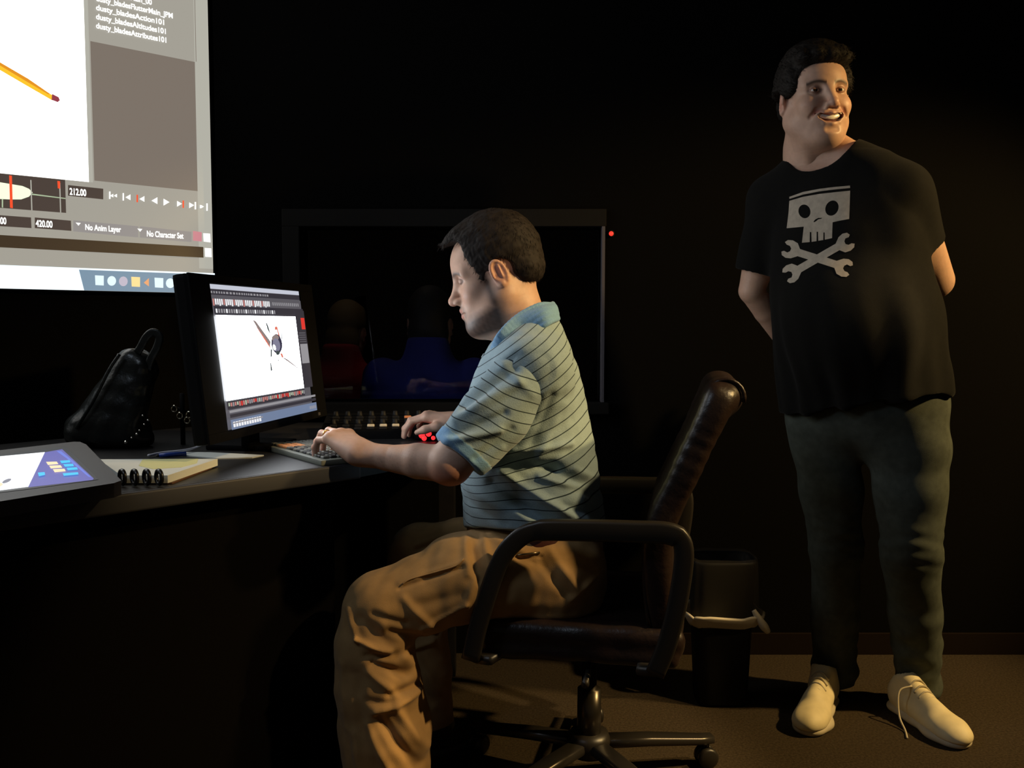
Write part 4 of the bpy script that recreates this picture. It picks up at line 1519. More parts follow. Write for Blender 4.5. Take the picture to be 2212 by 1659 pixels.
# wall that carries the projection screen, running toward the camera on the left
dS = Vector((-math.sin(math.radians(47)), -math.cos(math.radians(47)), 0))
nS = Vector((dS.y, -dS.x, 0))                  # toward the wall's back
if nS.y < 0:
    nS = -nS
MS = Matrix(((dS.x, nS.x, 0, XC), (dS.y, nS.y, 0, YW + 0.10), (0, 0, 1, 0), (0, 0, 0, 1)))
o = struct('wall_left', (-0.05, 0, 0), (3.7, 0.10, 3.0), m_wall, MS)
struct('wall_right', (3.0, -1.5, 0), (3.1, YW + 0.12, 3.0), m_wall)
m_base = mat('dark_baseboard', (0.010, 0.006, 0.004), rough=0.8, spec=0.1)
struct('baseboard_back', (0.20, YW - 0.014, 0), (3.0, YW, 0.07), m_base)

# the control room seen through the window
bo = bmesh.new()
add_box(bo, (XC - 0.3, YW + 2.0, 0), (1.4, YW + 2.08, 2.6))
add_box(bo, (XC - 0.4, YW + 0.12, 0), (XC - 0.3, YW + 2.0, 2.6))
add_box(bo, (1.4, YW + 0.12, 0), (1.5, YW + 2.08, 2.6))
o = link('wall_booth', bm_mesh('wall_booth', bo), m_wall)
o['kind'] = 'structure'

# window: frame strips, glass, sill
win = bpy.data.objects.new('window_1', None)
win['kind'] = 'structure'
COL.objects.link(win)
win.location = ((WL + WR) / 2, YW, WB)
fw_ = 0.055
for nm, lo, hi in (('window_frame', (WL - fw_, YW - 0.018, WT), (WR + 0.012, YW + 0.02, WT + fw_)),
                   ('window_frame', (WL - fw_, YW - 0.018, WB - 0.02), (WL, YW + 0.02, WT)),
                   ('window_sill', (WL - fw_, YW - 0.06, WB - 0.035), (WR + 0.02, YW + 0.02, WB))):
    box_obj(nm, lo, hi, m_frame, win, bevel=0.003)
box_obj('window_edge', (WR - 0.002, YW - 0.018, WB), (WR + 0.008, YW + 0.02, WT), m_alu, win, bevel=0.001, label='thin bright metal edge of the window')
m_glass = bpy.data.materials.new('tinted_glass')
m_glass.use_nodes = True
nt = m_glass.node_tree
b = nt.nodes['Principled BSDF']
b.inputs['Base Color'].default_value = (0.82, 0.84, 0.86, 1)
b.inputs['Roughness'].default_value = 0.02
b.inputs['Transmission Weight'].default_value = 1.0
b.inputs['IOR'].default_value = 1.25
box_obj('window_pane', (WL, YW + 0.045, WB), (WR, YW + 0.051, WT), m_glass, win)

# red indicator lamp on the wall
p = W(1320, 505, YW)
t = thing('indicator_light', 'tiny glowing red indicator light on the black wall beside the window', 'light', (p[0], YW, p[2]))
lathe('housing', [(0, 0.006), (0.011, 0.006), (0.012, 0), (0, 0)], m_frame, t, frame(p, (1, 0, 0), (0, 0, 1)), 16)
lathe('lamp', [(0, 0.013), (0.0045, 0.0115), (0.0075, 0.006), (0, 0.006)], glow('red_lamp', (1.0, 0.035, 0.02), 1.6), t, frame(p, (1, 0, 0), (0, 0, 1)), 16)


# ------------------------------------------------------------------ text and flat display pieces
def text_mesh(s, size, M, m, parent, name='text', fatten=0.0, sx=1.0, depth=0.0):
    cu = bpy.data.curves.new('tmp', 'FONT')
    cu.body = s
    cu.size = size
    cu.offset = fatten
    ob = bpy.data.objects.new('tmp', cu)
    COL.objects.link(ob)
    dg = bpy.context.evaluated_depsgraph_get()
    me = bpy.data.meshes.new_from_object(ob.evaluated_get(dg))
    bpy.data.objects.remove(ob)
    for v in me.vertices:
        v.co.x *= sx
    bm = bmesh.new()
    bm.from_mesh(me)
    for dx, dy in ((0.055, 0), (0.0, 0.05), (0.055, 0.05), (0.028, 0.025)):
        g0 = bmesh.ops.duplicate(bm, geom=[f for f in bm.faces if f.tag is False and f.index < len(me.polygons)][:len(me.polygons)])
        for v in g0['geom']:
            if isinstance(v, bmesh.types.BMVert):
                v.co.x += dx * size * sx
                v.co.y += dy * size
                v.co.z += 0.00002
    bm.to_mesh(me)
    bm.free()
    me.transform(M)
    me.materials.clear()
    return link(name, me, m, parent)


def flat(name, pts, M, m, parent, z=0.0, label=None):
    """flat display piece from a 2-D outline in the display's own metres"""
    bm = bmesh.new()
    f = bm.faces.new([bm.verts.new(M @ Vector((p[0], p[1], z))) for p in pts])
    return link(name, bm_mesh(name, bm), m, parent, label)


def rect(x0, y0, x1, y1):
    return [(x0, y0), (x1, y0), (x1, y1), (x0, y1)]


# ------------------------------------------------------------------ projection screen
R0 = np.array([XC, YW + 0.10, 0.0]) + np.array(dS) * 0.03
# in-plane: x to the viewer's right, y up, z out of the wall
xr = -dS
zr = -nS
MP = Matrix(((xr.x, 0, zr.x, R0[0] + zr.x * 0.03), (xr.y, 0, zr.y, R0[1] + zr.y * 0.03), (0, 1, 0, 0), (0, 0, 0, 1)))
MPi = MP.inverted()


def on_plane(M, px, py):
    """where the sight line through a pixel meets the plane of M; returns plane x, y"""
    o = Vector((0, 0, CAM_Z))
    d = Vector(W(px, py, 2.0)) - o
    Mi = M.inverted()
    o2, p2 = Mi @ o, Mi @ (o + d)
    t = -o2.z / (p2.z - o2.z)
    q = o2 + (p2 - o2) * t
    return (q.x, q.y)


def build_projection():
    t = thing('projection_screen', 'large bright wall projection of an animation program with a white viewport', 'screen', tuple(MP @ Vector((0, 1.1, 0))))
    q = lambda x, y: on_plane(MP, x, y)
    xR = q(461, 620)[0]
    yB = q(200, 628)[1]
    xL, yT = xR - 2.2, 2.75
    g_gray = glow('screen_grey', (0.37, 0.35, 0.30), 1.0)
    g_lite = glow('screen_light_grey', (0.45, 0.44, 0.38), 1.0)
    g_dark = glow('screen_dark_grey', (0.205, 0.170, 0.140), 1.0)
    g_vdark = glow('screen_brown_black', (0.055, 0.036, 0.02), 1.0)
    g_field = glow('screen_field', (0.075, 0.055, 0.045), 1.0)
    g_white = glow('screen_white', (1.0, 1.0, 0.97), 3.1)
    g_text = glow('screen_text', (1.0, 1.0, 0.95), 1.25)
    g_red = glow('screen_red', (0.95, 0.09, 0.03), 1.0)
    g_pink = glow('screen_pink', (0.62, 0.25, 0.28), 1.0)
    g_wave = glow('screen_wave', (0.90, 1.0, 0.72), 1.1)
    g_green = glow('screen_green', (0.42, 0.52, 0.34), 1.0)
    g_sky = glow('taskbar_glare', (0.80, 0.93, 1.0), 1.25)
    g_blue = glow('taskbar_blue', (0.20, 0.30, 0.40), 1.0)
    g_yel = glow('screen_yellow', (1.0, 0.58, 0.03), 1.0)
    g_yel2 = glow('screen_orange_edge', (0.80, 0.30, 0.02), 1.0)
    g_mar = glow('screen_maroon', (0.30, 0.05, 0.07), 1.0)
    box_obj('panel', (xL, yB, -0.028), (xR, yT, 0.0), mat('screen_cloth', (0.03, 0.03, 0.03)), t, MP, label='screen backing')
    k = [0.0006]

    def P(name, pts, m, rel=True, label=None):
        k[0] += 0.0002
        return flat(name, [q(*p) for p in pts] if rel else pts, MP, m, t, k[0], label)
    P('window_background', rect(xL, yB, xR, yT), g_gray, False)
    # edge strip on the right, taller than the picture
    xs = q(424, 300)[0]
    P('window_border', rect(xs, yB + 0.08, xR, yT), g_lite, False)
    xv1, yv0 = q(189, 300)[0], q(189, 393)[1]
    P('viewport', rect(xL, yv0, xv1, yT), g_white, False, 'blank white viewport')
    xg = q(198, 300)[0]
    P('viewport_border', rect(xv1, yv0, xg, yT), g_lite, False)
    xd0, xd1, yd0, yd1 = q(203, 300)[0], q(424, 300)[0], q(427, 413)[1], q(420, 134)[1]
    P('empty_list', rect(xd0 - 0.003, yd0, xd1, yd1), g_dark, False)
    # yellow propeller blade
    bl = [q(-120, 55), q(0, 135), q(60, 170), q(108, 203), q(128, 213), q(126, 218), q(112, 217), q(60, 187), q(0, 152), q(-120, 80)]
    P('propeller_blade', bl, g_yel, False, 'yellow propeller blade')
    P('propeller_blade_edge', [q(-120, 55), q(0, 135), q(60, 170), q(108, 203), q(104, 204), q(58, 177), q(0, 142), q(-120, 64)], g_yel2, False)
    P('propeller_tip', [q(112, 203), q(126, 210), q(129, 217), q(124, 221), q(111, 216)], g_mar, False)
    # time line
    yt1 = yv0 - 0.001
    x1 = q(141, 420)[0]
    yt0 = q(141, 460)[1]
    P('time_line', rect(xL, yt0, x1, yt1), g_field, False)
    yw = q(68, 413)[1]
    top = [q(-200, 388), q(-60, 385), q(0, 394), q(30, 399), q(48, 402), q(62, 408), q(70, 416), q(62, 425), q(45, 431), q(20, 431), q(0, 430), q(-60, 420), q(-200, 400)]
    P('sound_wave', top, g_wave, False)
    P('sound_line', [q(66, 418), q(141, 428), q(141, 430), q(66, 421)], g_green, False)
    for x in (67, 129):
        xx = q(x, 420)[0]
        P('time_mark', rect(xx - 0.0015, yt0, xx + 0.0015, yt1 - 0.01), g_lite, False)
    P('time_cursor', [q(19, 379), q(25, 380), q(27, 450), q(21, 449)], g_red, False)
    P('time_cursor', [q(123, 391), q(129, 392), q(129, 408), q(124, 407)], g_red, False)
    P('time_mark', [q(3, 430), q(6, 430), q(6, 449), q(3, 448)], g_green, False)
    # number fields
    for pts, s, tx, ty in (([(146, 400), (222, 408), (222, 431), (146, 423)], '212.00', 149, 421),
                           ([(-30, 463), (66, 470), (67, 493), (-30, 487)], '10.00', -17, 483),
                           ([(74, 470), (152, 477), (153, 499), (74, 493)], '420.00', 76, 490)):
        P('number_field', pts, g_field)
        a, b_ = q(tx, ty), q(tx, ty - 15)
        sz = (b_[1] - a[1]) * 1.35
        k[0] += 0.0002
        wd = q(tx + 41, ty)[0] - a[0]
        text_mesh(s, sz, MP @ Matrix.Translation((a[0], a[1], k[0])), g_text, t, 'number', sz * 0.004, wd / (sz * 3.1))
    # drop down boxes with lettering
    for pts in ([(157, 476), (297, 489), (297, 513), (157, 500)], [(301, 489), (412, 501), (412, 523), (301, 513)]):
        P('drop_down', pts, glow('drop_down_grey', (0.30, 0.28, 0.27), 1.0))
    for s, x, y, x2 in (('No Anim Layer', 182, 497, 262), ('No Character Set', 315, 511, 402)):
        a, b_ = q(x, y), q(x, y - 12)
        wd = q(x2, y)[0] - a[0]
        sz = (b_[1] - a[1]) * 1.45
        k[0] += 0.0002
        text_mesh(s, sz, MP @ Matrix.Translation((a[0], a[1], k[0])), g_text, t, 'lettering', sz * 0.004, wd / (sz * len(s) * 0.50))
    for x, y in ((167, 484), (300, 497)):
        P('drop_arrow', [(x - 5, y - 3), (x + 6, y - 2), (x + 1, y + 4)], g_text)
    P('key_button', [(415, 499), (434, 502), (434, 522), (415, 520)], g_pink, label='pink key button')
    P('key_button', [(437, 504), (452, 505), (453, 524), (438, 522)], g_text)
    # list of names, steeply foreshortened
    lines = [('dusty_bladesAltitudes01', 357, -10), ('dusty_bladesMain_00', 322, 8), ('dusty_bladesFlutterMain_JPM', 371, 28), ('dusty_bladesAction101', 352, 47),
             ('dusty_bladesAltitudes101', 361, 67), ('dusty_bladesAttributes101', 361, 86)]
    ybase = None
    for i, (s, x2, _) in enumerate(lines):
        y0 = 62 - (5 - i) * 19.6
        a = q(205, y0)
        sz = (q(205, y0 - 12)[1] - a[1]) * 1.40
        wd = q(x2, y0 + (x2 - 205) * 0.22)[0] - a[0]
        k[0] += 0.0002
        text_mesh(s, sz, MP @ Matrix.Translation((a[0], a[1], k[0])), g_text, t, 'list_entry', sz * 0.004, wd * 1.14 / (sz * len(s) * 0.50))
    xb = q(419, 60)[0]
    P('list_border', rect(xb, yd1, xb + 0.002, yT), g_dark, False)
    # transport buttons
    tri = lambda x, y, d, s=6: [(x - d * s, y - s * 1.15), (x + d * s, y), (x - d * s, y + s * 1.15)]
    bar = lambda x, y, c=6.5: [(x - 1.6, y - c), (x + 1.6, y - c), (x + 1.6, y + c), (x - 1.6, y + c)]
    yy = lambda x: 423 + (x - 240) * 0.122
    for x, kind in ((242, 'b|<<'), (271, 'b|<'), (301, 'r|<'), (331, '<'), (357, '>'), (386, '>|r'), (412, '>|b'), (437, '>>|')):
        y = yy(x)
        if kind in ('<', '>'):
            P('play_button', tri(x, y, 1 if kind == '>' else -1, 6.5), g_text)
            continue
        fwdk = kind.startswith('>')
        bx = x + (7 if fwdk else -7)
        P('step_button', bar(bx, y + (1 if fwdk else -1), 8), g_red if 'r' in kind else g_text)
        if '<<' in kind or '>>' in kind:
            P('step_button', tri(x - 3, y, 1 if fwdk else -1, 3.5), g_text)
            P('step_button', tri(x + 5 * (-1 if fwdk else 1), y, 1 if fwdk else -1, 3.5), g_text)
        else:
            P('step_button', tri(x + (-1 if fwdk else 3), y, 1 if fwdk else -1, 5.5), g_text)
    # dark command line and the white squares at its right end
    ya, yb_ = q(436, 534)[1], q(436, 557)[1]
    xk = q(436, 540)[0]
    P('command_line', rect(xL, yb_, xk, ya), g_vdark, False)
    P('script_button', [(439, 536), (453, 537), (454, 556), (440, 555)], g_text)
    # task bar
    yt, yt2 = q(200, 584)[1], yB
    P('task_bar', rect(xL, yt2, xR, yt), g_blue, False)
    P('task_bar_edge', rect(xL, yt, xR, yt + 0.005), g_sky, False)
    P('task_bar_glare', [q(-400, 560), (q(168, 600)[0], yt), (q(178, 600)[0], yt2), (xL + 0.3, yt2), (xL + 0.3, yt)][1:], g_sky, False)
    g_ic = glow('tray_icon', (0.75, 0.90, 0.95), 1.1)
    for i, (x, c) in enumerate(((212, g_ic), (238, g_ic), (263, glow('tray_mauve', (0.55, 0.50, 0.60), 1.0)), (290, glow('tray_yellow', (0.95, 0.70, 0.30), 1.1)), (313, glow('tray_orange', (0.85, 0.40, 0.18), 1.0)), (340, g_ic), (364, g_ic))):
        y = 606 + (x - 212) * 0.04
        if i in (0, 3, 5):
            P('tray_icon', [(x - 10, y - 11), (x + 9, y - 10), (x + 9, y + 11), (x - 9, y + 10)], c)
        elif i == 4:
            P('tray_icon', [(x - 6, y + 1), (x + 5, y - 9), (x + 5, y + 9)], c)
        else:
            P('tray_icon', [(x + 9.5 * math.cos(a_), y + 10.5 * math.sin(a_)) for a_ in np.linspace(0, 2 * math.pi, 17)[:-1]], c)
    return t


build_projection()

# ------------------------------------------------------------------ desk
ZT = 0.78
m_desk = mat('black_desk_laminate', (0.013, 0.012, 0.012), rough=0.45, noise=0.2, nscale=20, spec=0.3)
m_edge = mat('grey_desk_edge', (0.034, 0.034, 0.040), rough=0.6)
m_cloth = mat('black_skirt', (0.0035, 0.003, 0.003), rough=0.95, spec=0.02)


def build_desk():
    A = WZ(0, 1098, ZT)[:2]
    B = WZ(620, 1017, ZT)[:2]
    d = (B - A) / np.linalg.norm(B - A)
    n = np.array([-d[1], d[0]])
    F0, F1 = A - d * 0.55, WZ(760, 1000, ZT)[:2] + d * 0.02
    C1 = np.array([-0.175, 2.36])
    pts = [F0, F1, F1 + d * 0.12 + n * 0.02, C1, np.array([-0.12, 2.90]), np.array([-0.86, 2.90]), F0 + n * 0.86]
    desk = thing('desk', 'long black desk with a grey front edge carrying the displays', 'desk', (F0[0] + 0.5, F0[1] + 0.9, 0))
    prism_obj('desktop', [tuple(p) for p in pts], ZT - 0.035, ZT, m_desk, desk)
    # front edge moulding
    P = [np.append(p, 0) for p in (F0, F1)]
    c = ZT - 0.017
    M = frame((F0[0], F0[1], c), np.append(d, 0), np.append(n, 0))
    L = np.linalg.norm(F1 - F0)
    box_obj('front_edge', (0, -0.014, -0.020), (L, 0.0, 0.0165), m_edge, desk, M, bevel=0.005, smooth=True, label='grey edge strip')
    box_obj('front_skirt', (0.02, 0.05, -c + 0.004), (L - 0.03, 0.065, -0.02), m_cloth, desk, M)
    for q in (F0 + d * 0.1 + n * 0.08, F0 + d * 0.1 + n * 0.72, F1 - d * 0.45 + n * 0.70, np.array([-0.2, 2.82])):
        box_obj('leg', (q[0] - 0.025, q[1] - 0.025, 0), (q[0] + 0.025, q[1] + 0.025, ZT - 0.035), m_desk, desk, bevel=0.003)
    return d, n


DD, DN = build_desk()

# ------------------------------------------------------------------ wide monitor in front of the seated man
m_bezel = mat('black_plastic', (0.0025, 0.0025, 0.003), rough=0.7, spec=0.08)
m_dgrey = mat('dark_grey_plastic', (0.055, 0.050, 0.050), rough=0.5, spec=0.4)


def build_monitor():
    # picture corners from where they are seen: near left edge, far right edge
    TL, TR = W(450, 613, 2.02), W(648, 628, 2.50)
    best = None
    for yy_ in np.linspace(1.95, 2.08, 261):
        B_ = W(490, 930, yy_)
        dt = abs((TR - TL)[0] * (TL - B_)[0] + (TR - TL)[1] * (TL - B_)[1])
        if best is None or dt < best[0]:
            best = (dt, B_)
    BL = best[1]
    ex = TR - TL
    ex[2] = 0
    ey = TL - BL
    M = frame(TL, ex, ey)                      # x right, y up, z toward the viewer
    q = lambda x, y: on_plane(M, x, y)
    w = q(664, 760)[0]
    w = 0.487 * (q(648, 628)[0] + q(680, 880)[0])
    yb = q(490, 930)[1]
    t = thing('monitor', 'black widescreen monitor on the desk facing the seated man', 'monitor', tuple(M @ Vector((w / 2, yb - 0.06, -0.12))))
    Mb = M
    bm = bmesh.new()
    add_box(bm, (-0.085, yb - 0.022, -0.035), (w + 0.085, 0.020, -0.0005), Mb, 0.008)
    link('housing', bm_mesh('housing', bm, False), m_bezel, t)
    for nm, lo, hi in (('bezel', (-0.085, 0.001, -0.001), (w + 0.085, 0.020, 0.004)), ('bezel', (-0.085, yb - 0.022, -0.001), (w + 0.085, yb - 0.001, 0.004)),
                       ('bezel', (-0.085, yb - 0.001, -0.001), (-0.001, 0.001, 0.004)), ('bezel', (w + 0.001, yb - 0.001, -0.001), (w + 0.085, 0.001, 0.004))):
        box_obj(nm, lo, hi, m_bezel, t, Mb, bevel=0.0012)
    k = [0.0]
    G = lambda n_, c, s=1.0: glow(n_, c, s)
    g_bar, g_dk, g_w = G('ui_grey', (0.10, 0.095, 0.11)), G('ui_dark', (0.035, 0.032, 0.042)), G('ui_white', (0.92, 0.96, 1.0), 8.5)
    g_top, g_tb = G('title_bar', (0.55, 0.57, 0.66)), G('task_bar_blue', (0.16, 0.21, 0.33))
    g_ic, g_red, g_pk, g_lg = G('ui_icon', (0.80, 0.80, 0.82), 1.1), G('ui_red', (0.75, 0.04, 0.03)), G('ui_pink', (0.55, 0.22, 0.20)), G('ui_light_grey', (0.30, 0.29, 0.31))
    g_gn = G('ui_pale_green', (0.45, 0.50, 0.38))

    def P(name, x0, y0, x1, y1, m, label=None):
        """u from 0 to 1 across, v from 0 at the top to 1"""
        k[0] += 0.00008
        return flat(name, rect(x0 * w, y0 * yb, x1 * w, y1 * yb), M, m, t, k[0], label)
    P('display', 0, 0, 1, 1, g_bar, 'lit picture area')
    P('title_bar', 0, 0, 1, 0.032, g_top)
    P('menu_bar', 0, 0.035, 1, 0.072, g_dk)
    rs = random.Random(4)
    x = 0.012
    while x < 0.60:
        wd = rs.uniform(0.014, 0.030)
        P('menu_word', x, 0.047, x + wd * 0.75, 0.062, g_lg)
        x += wd + 0.006
    P('tool_bar', 0, 0.080, 1, 0.165, g_bar)
    for i in range(30):
        P('tool_icon', 0.012 + i * 0.0195, 0.100, 0.0255 + i * 0.0195, 0.140 if i % 3 else 0.148, g_ic if i % 5 else g_pk)
    for i in range(14):
        P('tool_icon', 0.625 + i * 0.024, 0.105, 0.638 + i * 0.024, 0.130, g_lg)
    P('shelf_bar', 0, 0.150, 1, 0.210, g_dk)
    for i in range(26):
        P('shelf_icon', 0.015 + i * 0.024, 0.170, 0.030 + i * 0.024, 0.198, g_lg if i % 4 else g_ic)
    P('viewport', 0.0, 0.215, 0.878, 0.800, g_w, 'white viewport with a small aeroplane')
    P('side_panel', 0.882, 0.165, 1.0, 0.80, g_dk)
    P('side_swatch', 0.945, 0.225, 0.995, 0.320, g_red, 'red swatch')
    P('side_list', 0.895, 0.440, 0.995, 0.600, g_lg)
    for i in range(5):
        P('side_row', 0.895, 0.345 + i * 0.018, 0.985, 0.354 + i * 0.018, g_bar)
    P('time_strip', 0.0, 0.806, 0.878, 0.862, g_dk)
    for i in range(42):
        c = (g_red, g_pk, g_gn, g_lg, g_pk)[rs.randrange(5)]
        P('time_key', 0.012 + i * 0.0203, 0.816, 0.026 + i * 0.0203, 0.838 + 0.012 * rs.random(), c)
    P('range_bar', 0.0, 0.868, 1.0, 0.885, g_lg)
    P('command_bar', 0.0, 0.895, 1.0, 0.918, g_dk)
    P('task_bar', 0.0, 0.932, 1.0, 1.0, g_tb)
    for i in range(11):
        P('task_icon', 0.02 + i * 0.026, 0.948, 0.040 + i * 0.026, 0.985, g_ic)
    P('task_glare', 0.012, 0.953, 0.32, 0.962, g_lg)
    for i in range(4):
        P('tray_icon', 0.90 + i * 0.022, 0.955, 0.914 + i * 0.022, 0.98, g_lg)

    # the aeroplane seen from the front on the viewport
    def S(name, pts, m, label=None):
        k[0] += 0.00008
        Z2 = lambda x_, y_: q(500 + x_ / 11.85, 680 + y_ / 11.85)
        return flat(name, [Z2(*p_) for p_ in pts], M, m, t, k[0], label)
    c_br, c_nv, c_gy, c_rd, c_dk = G('plane_brown_grey', (0.28, 0.22, 0.21)), G('plane_navy', (0.045, 0.04, 0.07)), G('plane_lilac', (0.22, 0.21, 0.30)), G('plane_red', (0.75, 0.18, 0.12)), G('plane_dark', (0.06, 0.075, 0.075))
    S('plane_wing', [(415, 165), (440, 150), (500, 195), (870, 700), (860, 860), (700, 620), (500, 310)], c_br)
    S('plane_wing_edge', [(500, 330), (520, 340), (760, 660), (870, 860), (860, 880), (690, 625)], c_rd)
    S('plane_propeller', [(745, 230), (775, 225), (820, 340), (880, 560), (860, 520), (790, 390)], c_dk)
    S('plane_propeller', [(870, 900), (912, 900), (905, 1060), (880, 1140), (868, 1080)], c_dk)
    S('plane_propeller', [(1142, 370), (1158, 375), (1165, 660), (1145, 640)], c_dk)
    S('plane_tail', [(975, 330), (1000, 310), (1040, 320), (1060, 400), (1120, 600), (1000, 520), (980, 500)], c_rd)
    S('plane_tail_panel', [(985, 400), (1030, 400), (1060, 520), (985, 500)], g_w)
    oval_ = lambda cx, cy, rx, ry, a0=0: [(cx + rx * math.cos(i) * math.cos(a0) - ry * math.sin(i) * math.sin(a0), cy + rx * math.cos(i) * math.sin(a0) + ry * math.sin(i) * math.cos(a0)) for i in np.linspace(0, 2 * math.pi, 25)[:-1]]
    S('plane_cowling', oval_(1025, 760, 140, 250, -0.12), c_nv)
    S('plane_cowling_lip', oval_(985, 610, 95, 80, -0.4), c_br)
    S('plane_nose', oval_(1015, 790, 95, 175, -0.18), c_gy)
    S('plane_spinner', oval_(1050, 990, 52, 55), c_dk)
    S('plane_mouth', oval_(960, 850, 32, 75, -0.3), g_w)
    S('plane_wing_root', [(1110, 1010), (1160, 1000), (1200, 1110), (1150, 1110)], c_rd)
    S('plane_wing_far', [(1190, 1100), (1300, 1160), (1659, 1440), (1655, 1450), (1290, 1200), (1190, 1130)], c_br)
    S('plane_wheel', [(845, 1250), (870, 1255), (905, 1420), (890, 1465), (862, 1440)], c_dk)
    S('plane_wheel', [(1246, 1280), (1254, 1280), (1275, 1470), (1264, 1470)], c_dk)
    S('plane_wheel', [(1030, 1160), (1070, 1175), (1125, 1150), (1050, 1205)], c_dk)
    # stand
    c = M @ Vector((w / 2, yb * 0.62, -0.05))
    fx, fy = (M.to_3x3() @ Vector((1, 0, 0))).to_tuple()[:2]
    base = Vector((c.x, c.y, ZT))
    Mz = frame(base, (fx, fy, 0), (-fy, fx, 0))
    box_obj('stand_base', (-0.02, -0.06, 0.0), (0.14, 0.11, 0.014), m_bezel, t, Mz, bevel=0.005)
    sweep('stand_neck', [base + Vector((0, 0, 0.01)), base + Vector((0, 0, 0.10)), c], [1, 1, 1], m_bezel, t, 12, flat=(0.045, 0.014))
    lp = M @ Vector((w + 0.03, yb - 0.03, 0.0045))
    # small control lights and knobs on the frame
    box_obj('control_button', (w + 0.02, yb - 0.016, 0.004), (w + 0.034, yb - 0.008, 0.006), m_dgrey, t, M)
    return M, w, yb


build_monitor()


# ------------------------------------------------------------------ flat pen display at the left
def build_pen_display():
    TR, BR = W(176, 955, 1.90), W(268, 1040, 1.60)
    BL = W(0, 1083, 1.445)
    ex = BR - BL
    ey = TR - BR
    M = frame(BR, ex, ey)
    q = lambda x, y: on_plane(M, x, y)
    h = q(176, 955)[1]
    w = 0.62
    t = thing('pen_display', 'flat pen display with blue panel and yellow and cyan buttons at the desk front', 'tablet', tuple(M @ Vector((-w / 2, 0.0, -0.03))))
    out = [q(0, 1083), q(250, 1044), q(266, 1039), q(262, 1032), q(186, 960), q(176, 954), q(160, 954), q(0, 969)]
    # true rectangle grown from those edges
    x1 = 0.0
    pts = [(-w, 0), (-0.02, 0), (0, 0.02), (0, h - 0.02), (-0.02, h), (-w, h)]
    pts = [(-w, out[0][1] - 0.0), (-0.018, 0.0), (0.0, 0.010), (out[4][0], out[4][1]), (out[5][0] - 0.003, out[5][1]), (out[6][0], out[6][1]), (-w, out[7][1] + 0.0)]
    prism_obj('housing', pts, -0.026, 0.0, m_dgrey, t, M, label='dark grey housing')
    g_w, g_b = glow('tablet_white', (0.93, 0.97, 1.0), 1.35), glow('tablet_blue', (0.10, 0.095, 0.40), 1.0)
    g_b2, g_c, g_y = glow('tablet_bright_blue', (0.12, 0.18, 0.70), 1.0), glow('tablet_cyan', (0.02, 0.55, 0.95), 1.0), glow('tablet_cream', (0.90, 0.72, 0.42), 1.1)
    Z3 = lambda x, y: q(x / 8.193, 940 + y / 8.193)
    inner = [Z3(-200, 1010), Z3(500, 945), Z3(1640, 800), Z3(1170, 240), Z3(0, 380), Z3(-200, 400)]
    k = [0.0004]

    def P(name, pts_, m, label=None):
        k[0] += 0.0002
        return flat(name, pts_, M, m, t, k[0], label)
    bm = [Z3(-900, 400), Z3(0, 345), Z3(1130, 215), Z3(1190, 235), Z3(1740, 790), Z3(500, 960), Z3(-900, 1130)]
    P('glass_border', bm, glow('tablet_black', (0.002, 0.002, 0.004), 1.0))
    P('blue_panel', [Z3(795, 310), Z3(1100, 255), Z3(1660, 775), Z3(1640, 800), Z3(500, 930)], g_b, 'blue side panel')
    P('panel_edge', [Z3(1000, 290), Z3(1080, 290), Z3(1300, 470), Z3(1620, 760), Z3(1560, 740), Z3(1180, 420)], g_b2)
    P('viewport', [Z3(-900, 470), Z3(0, 385), Z3(795, 310), Z3(500, 925), Z3(0, 990), Z3(-900, 1090)], g_w, 'white viewport')
    for nm, g_, L in (('button', g_y, [(815, 485, 1005, 480, 1035, 525, 850, 540), (870, 555, 1070, 545, 1105, 590, 900, 605), (935, 620, 1140, 610, 1165, 655, 970, 675)]),
                      ('button', g_c, [(1060, 470, 1230, 460, 1250, 500, 1090, 515), (1120, 535, 1290, 525, 1310, 570, 1150, 580), (1180, 600, 1360, 590, 1380, 630, 1200, 645), (1110, 700, 1380, 680, 1390, 720, 1130, 745), (670, 690, 790, 680, 800, 730, 690, 755)])):
        for a in L:
            P(nm, [Z3(a[0], a[1]), Z3(a[2], a[3]), Z3(a[4], a[5]), Z3(a[6], a[7])], g_)
    P('small_shape', [Z3(120 + 80 * math.cos(a) - 10 * math.sin(a), 840 - 25 * math.cos(a) + 35 * math.sin(a)) for a in np.linspace(0, 6.28, 15)[:-1]], glow('tablet_grey', (0.20, 0.20, 0.26), 1.0))
    P('small_shape', [Z3(-60, 880), Z3(20, 870), Z3(60, 905), Z3(0, 950), Z3(-60, 960)], glow('tablet_pale_orange', (0.95, 0.75, 0.50), 1.0))
    # wedge foot under the raised back
    box_obj('foot', (-0.30, h - 0.07, -0.045), (-0.08, h - 0.03, -0.026), m_bezel, t, M)
    return t


build_pen_display()
m_paper = mat('white_paper', (0.62, 0.65, 0.62), rough=0.8)
m_ypaper = mat('yellow_note_paper', (0.62, 0.62, 0.30), rough=0.8)
m_dkcover = mat('brown_notebook_cover', (0.10, 0.045, 0.02), rough=0.5)
m_wire = mat('black_wire_coil', (0.008, 0.007, 0.007), rough=0.3)


def quadpts(L, z):
    return [tuple(WZ(x, y, z)[:2]) for x, y in L]


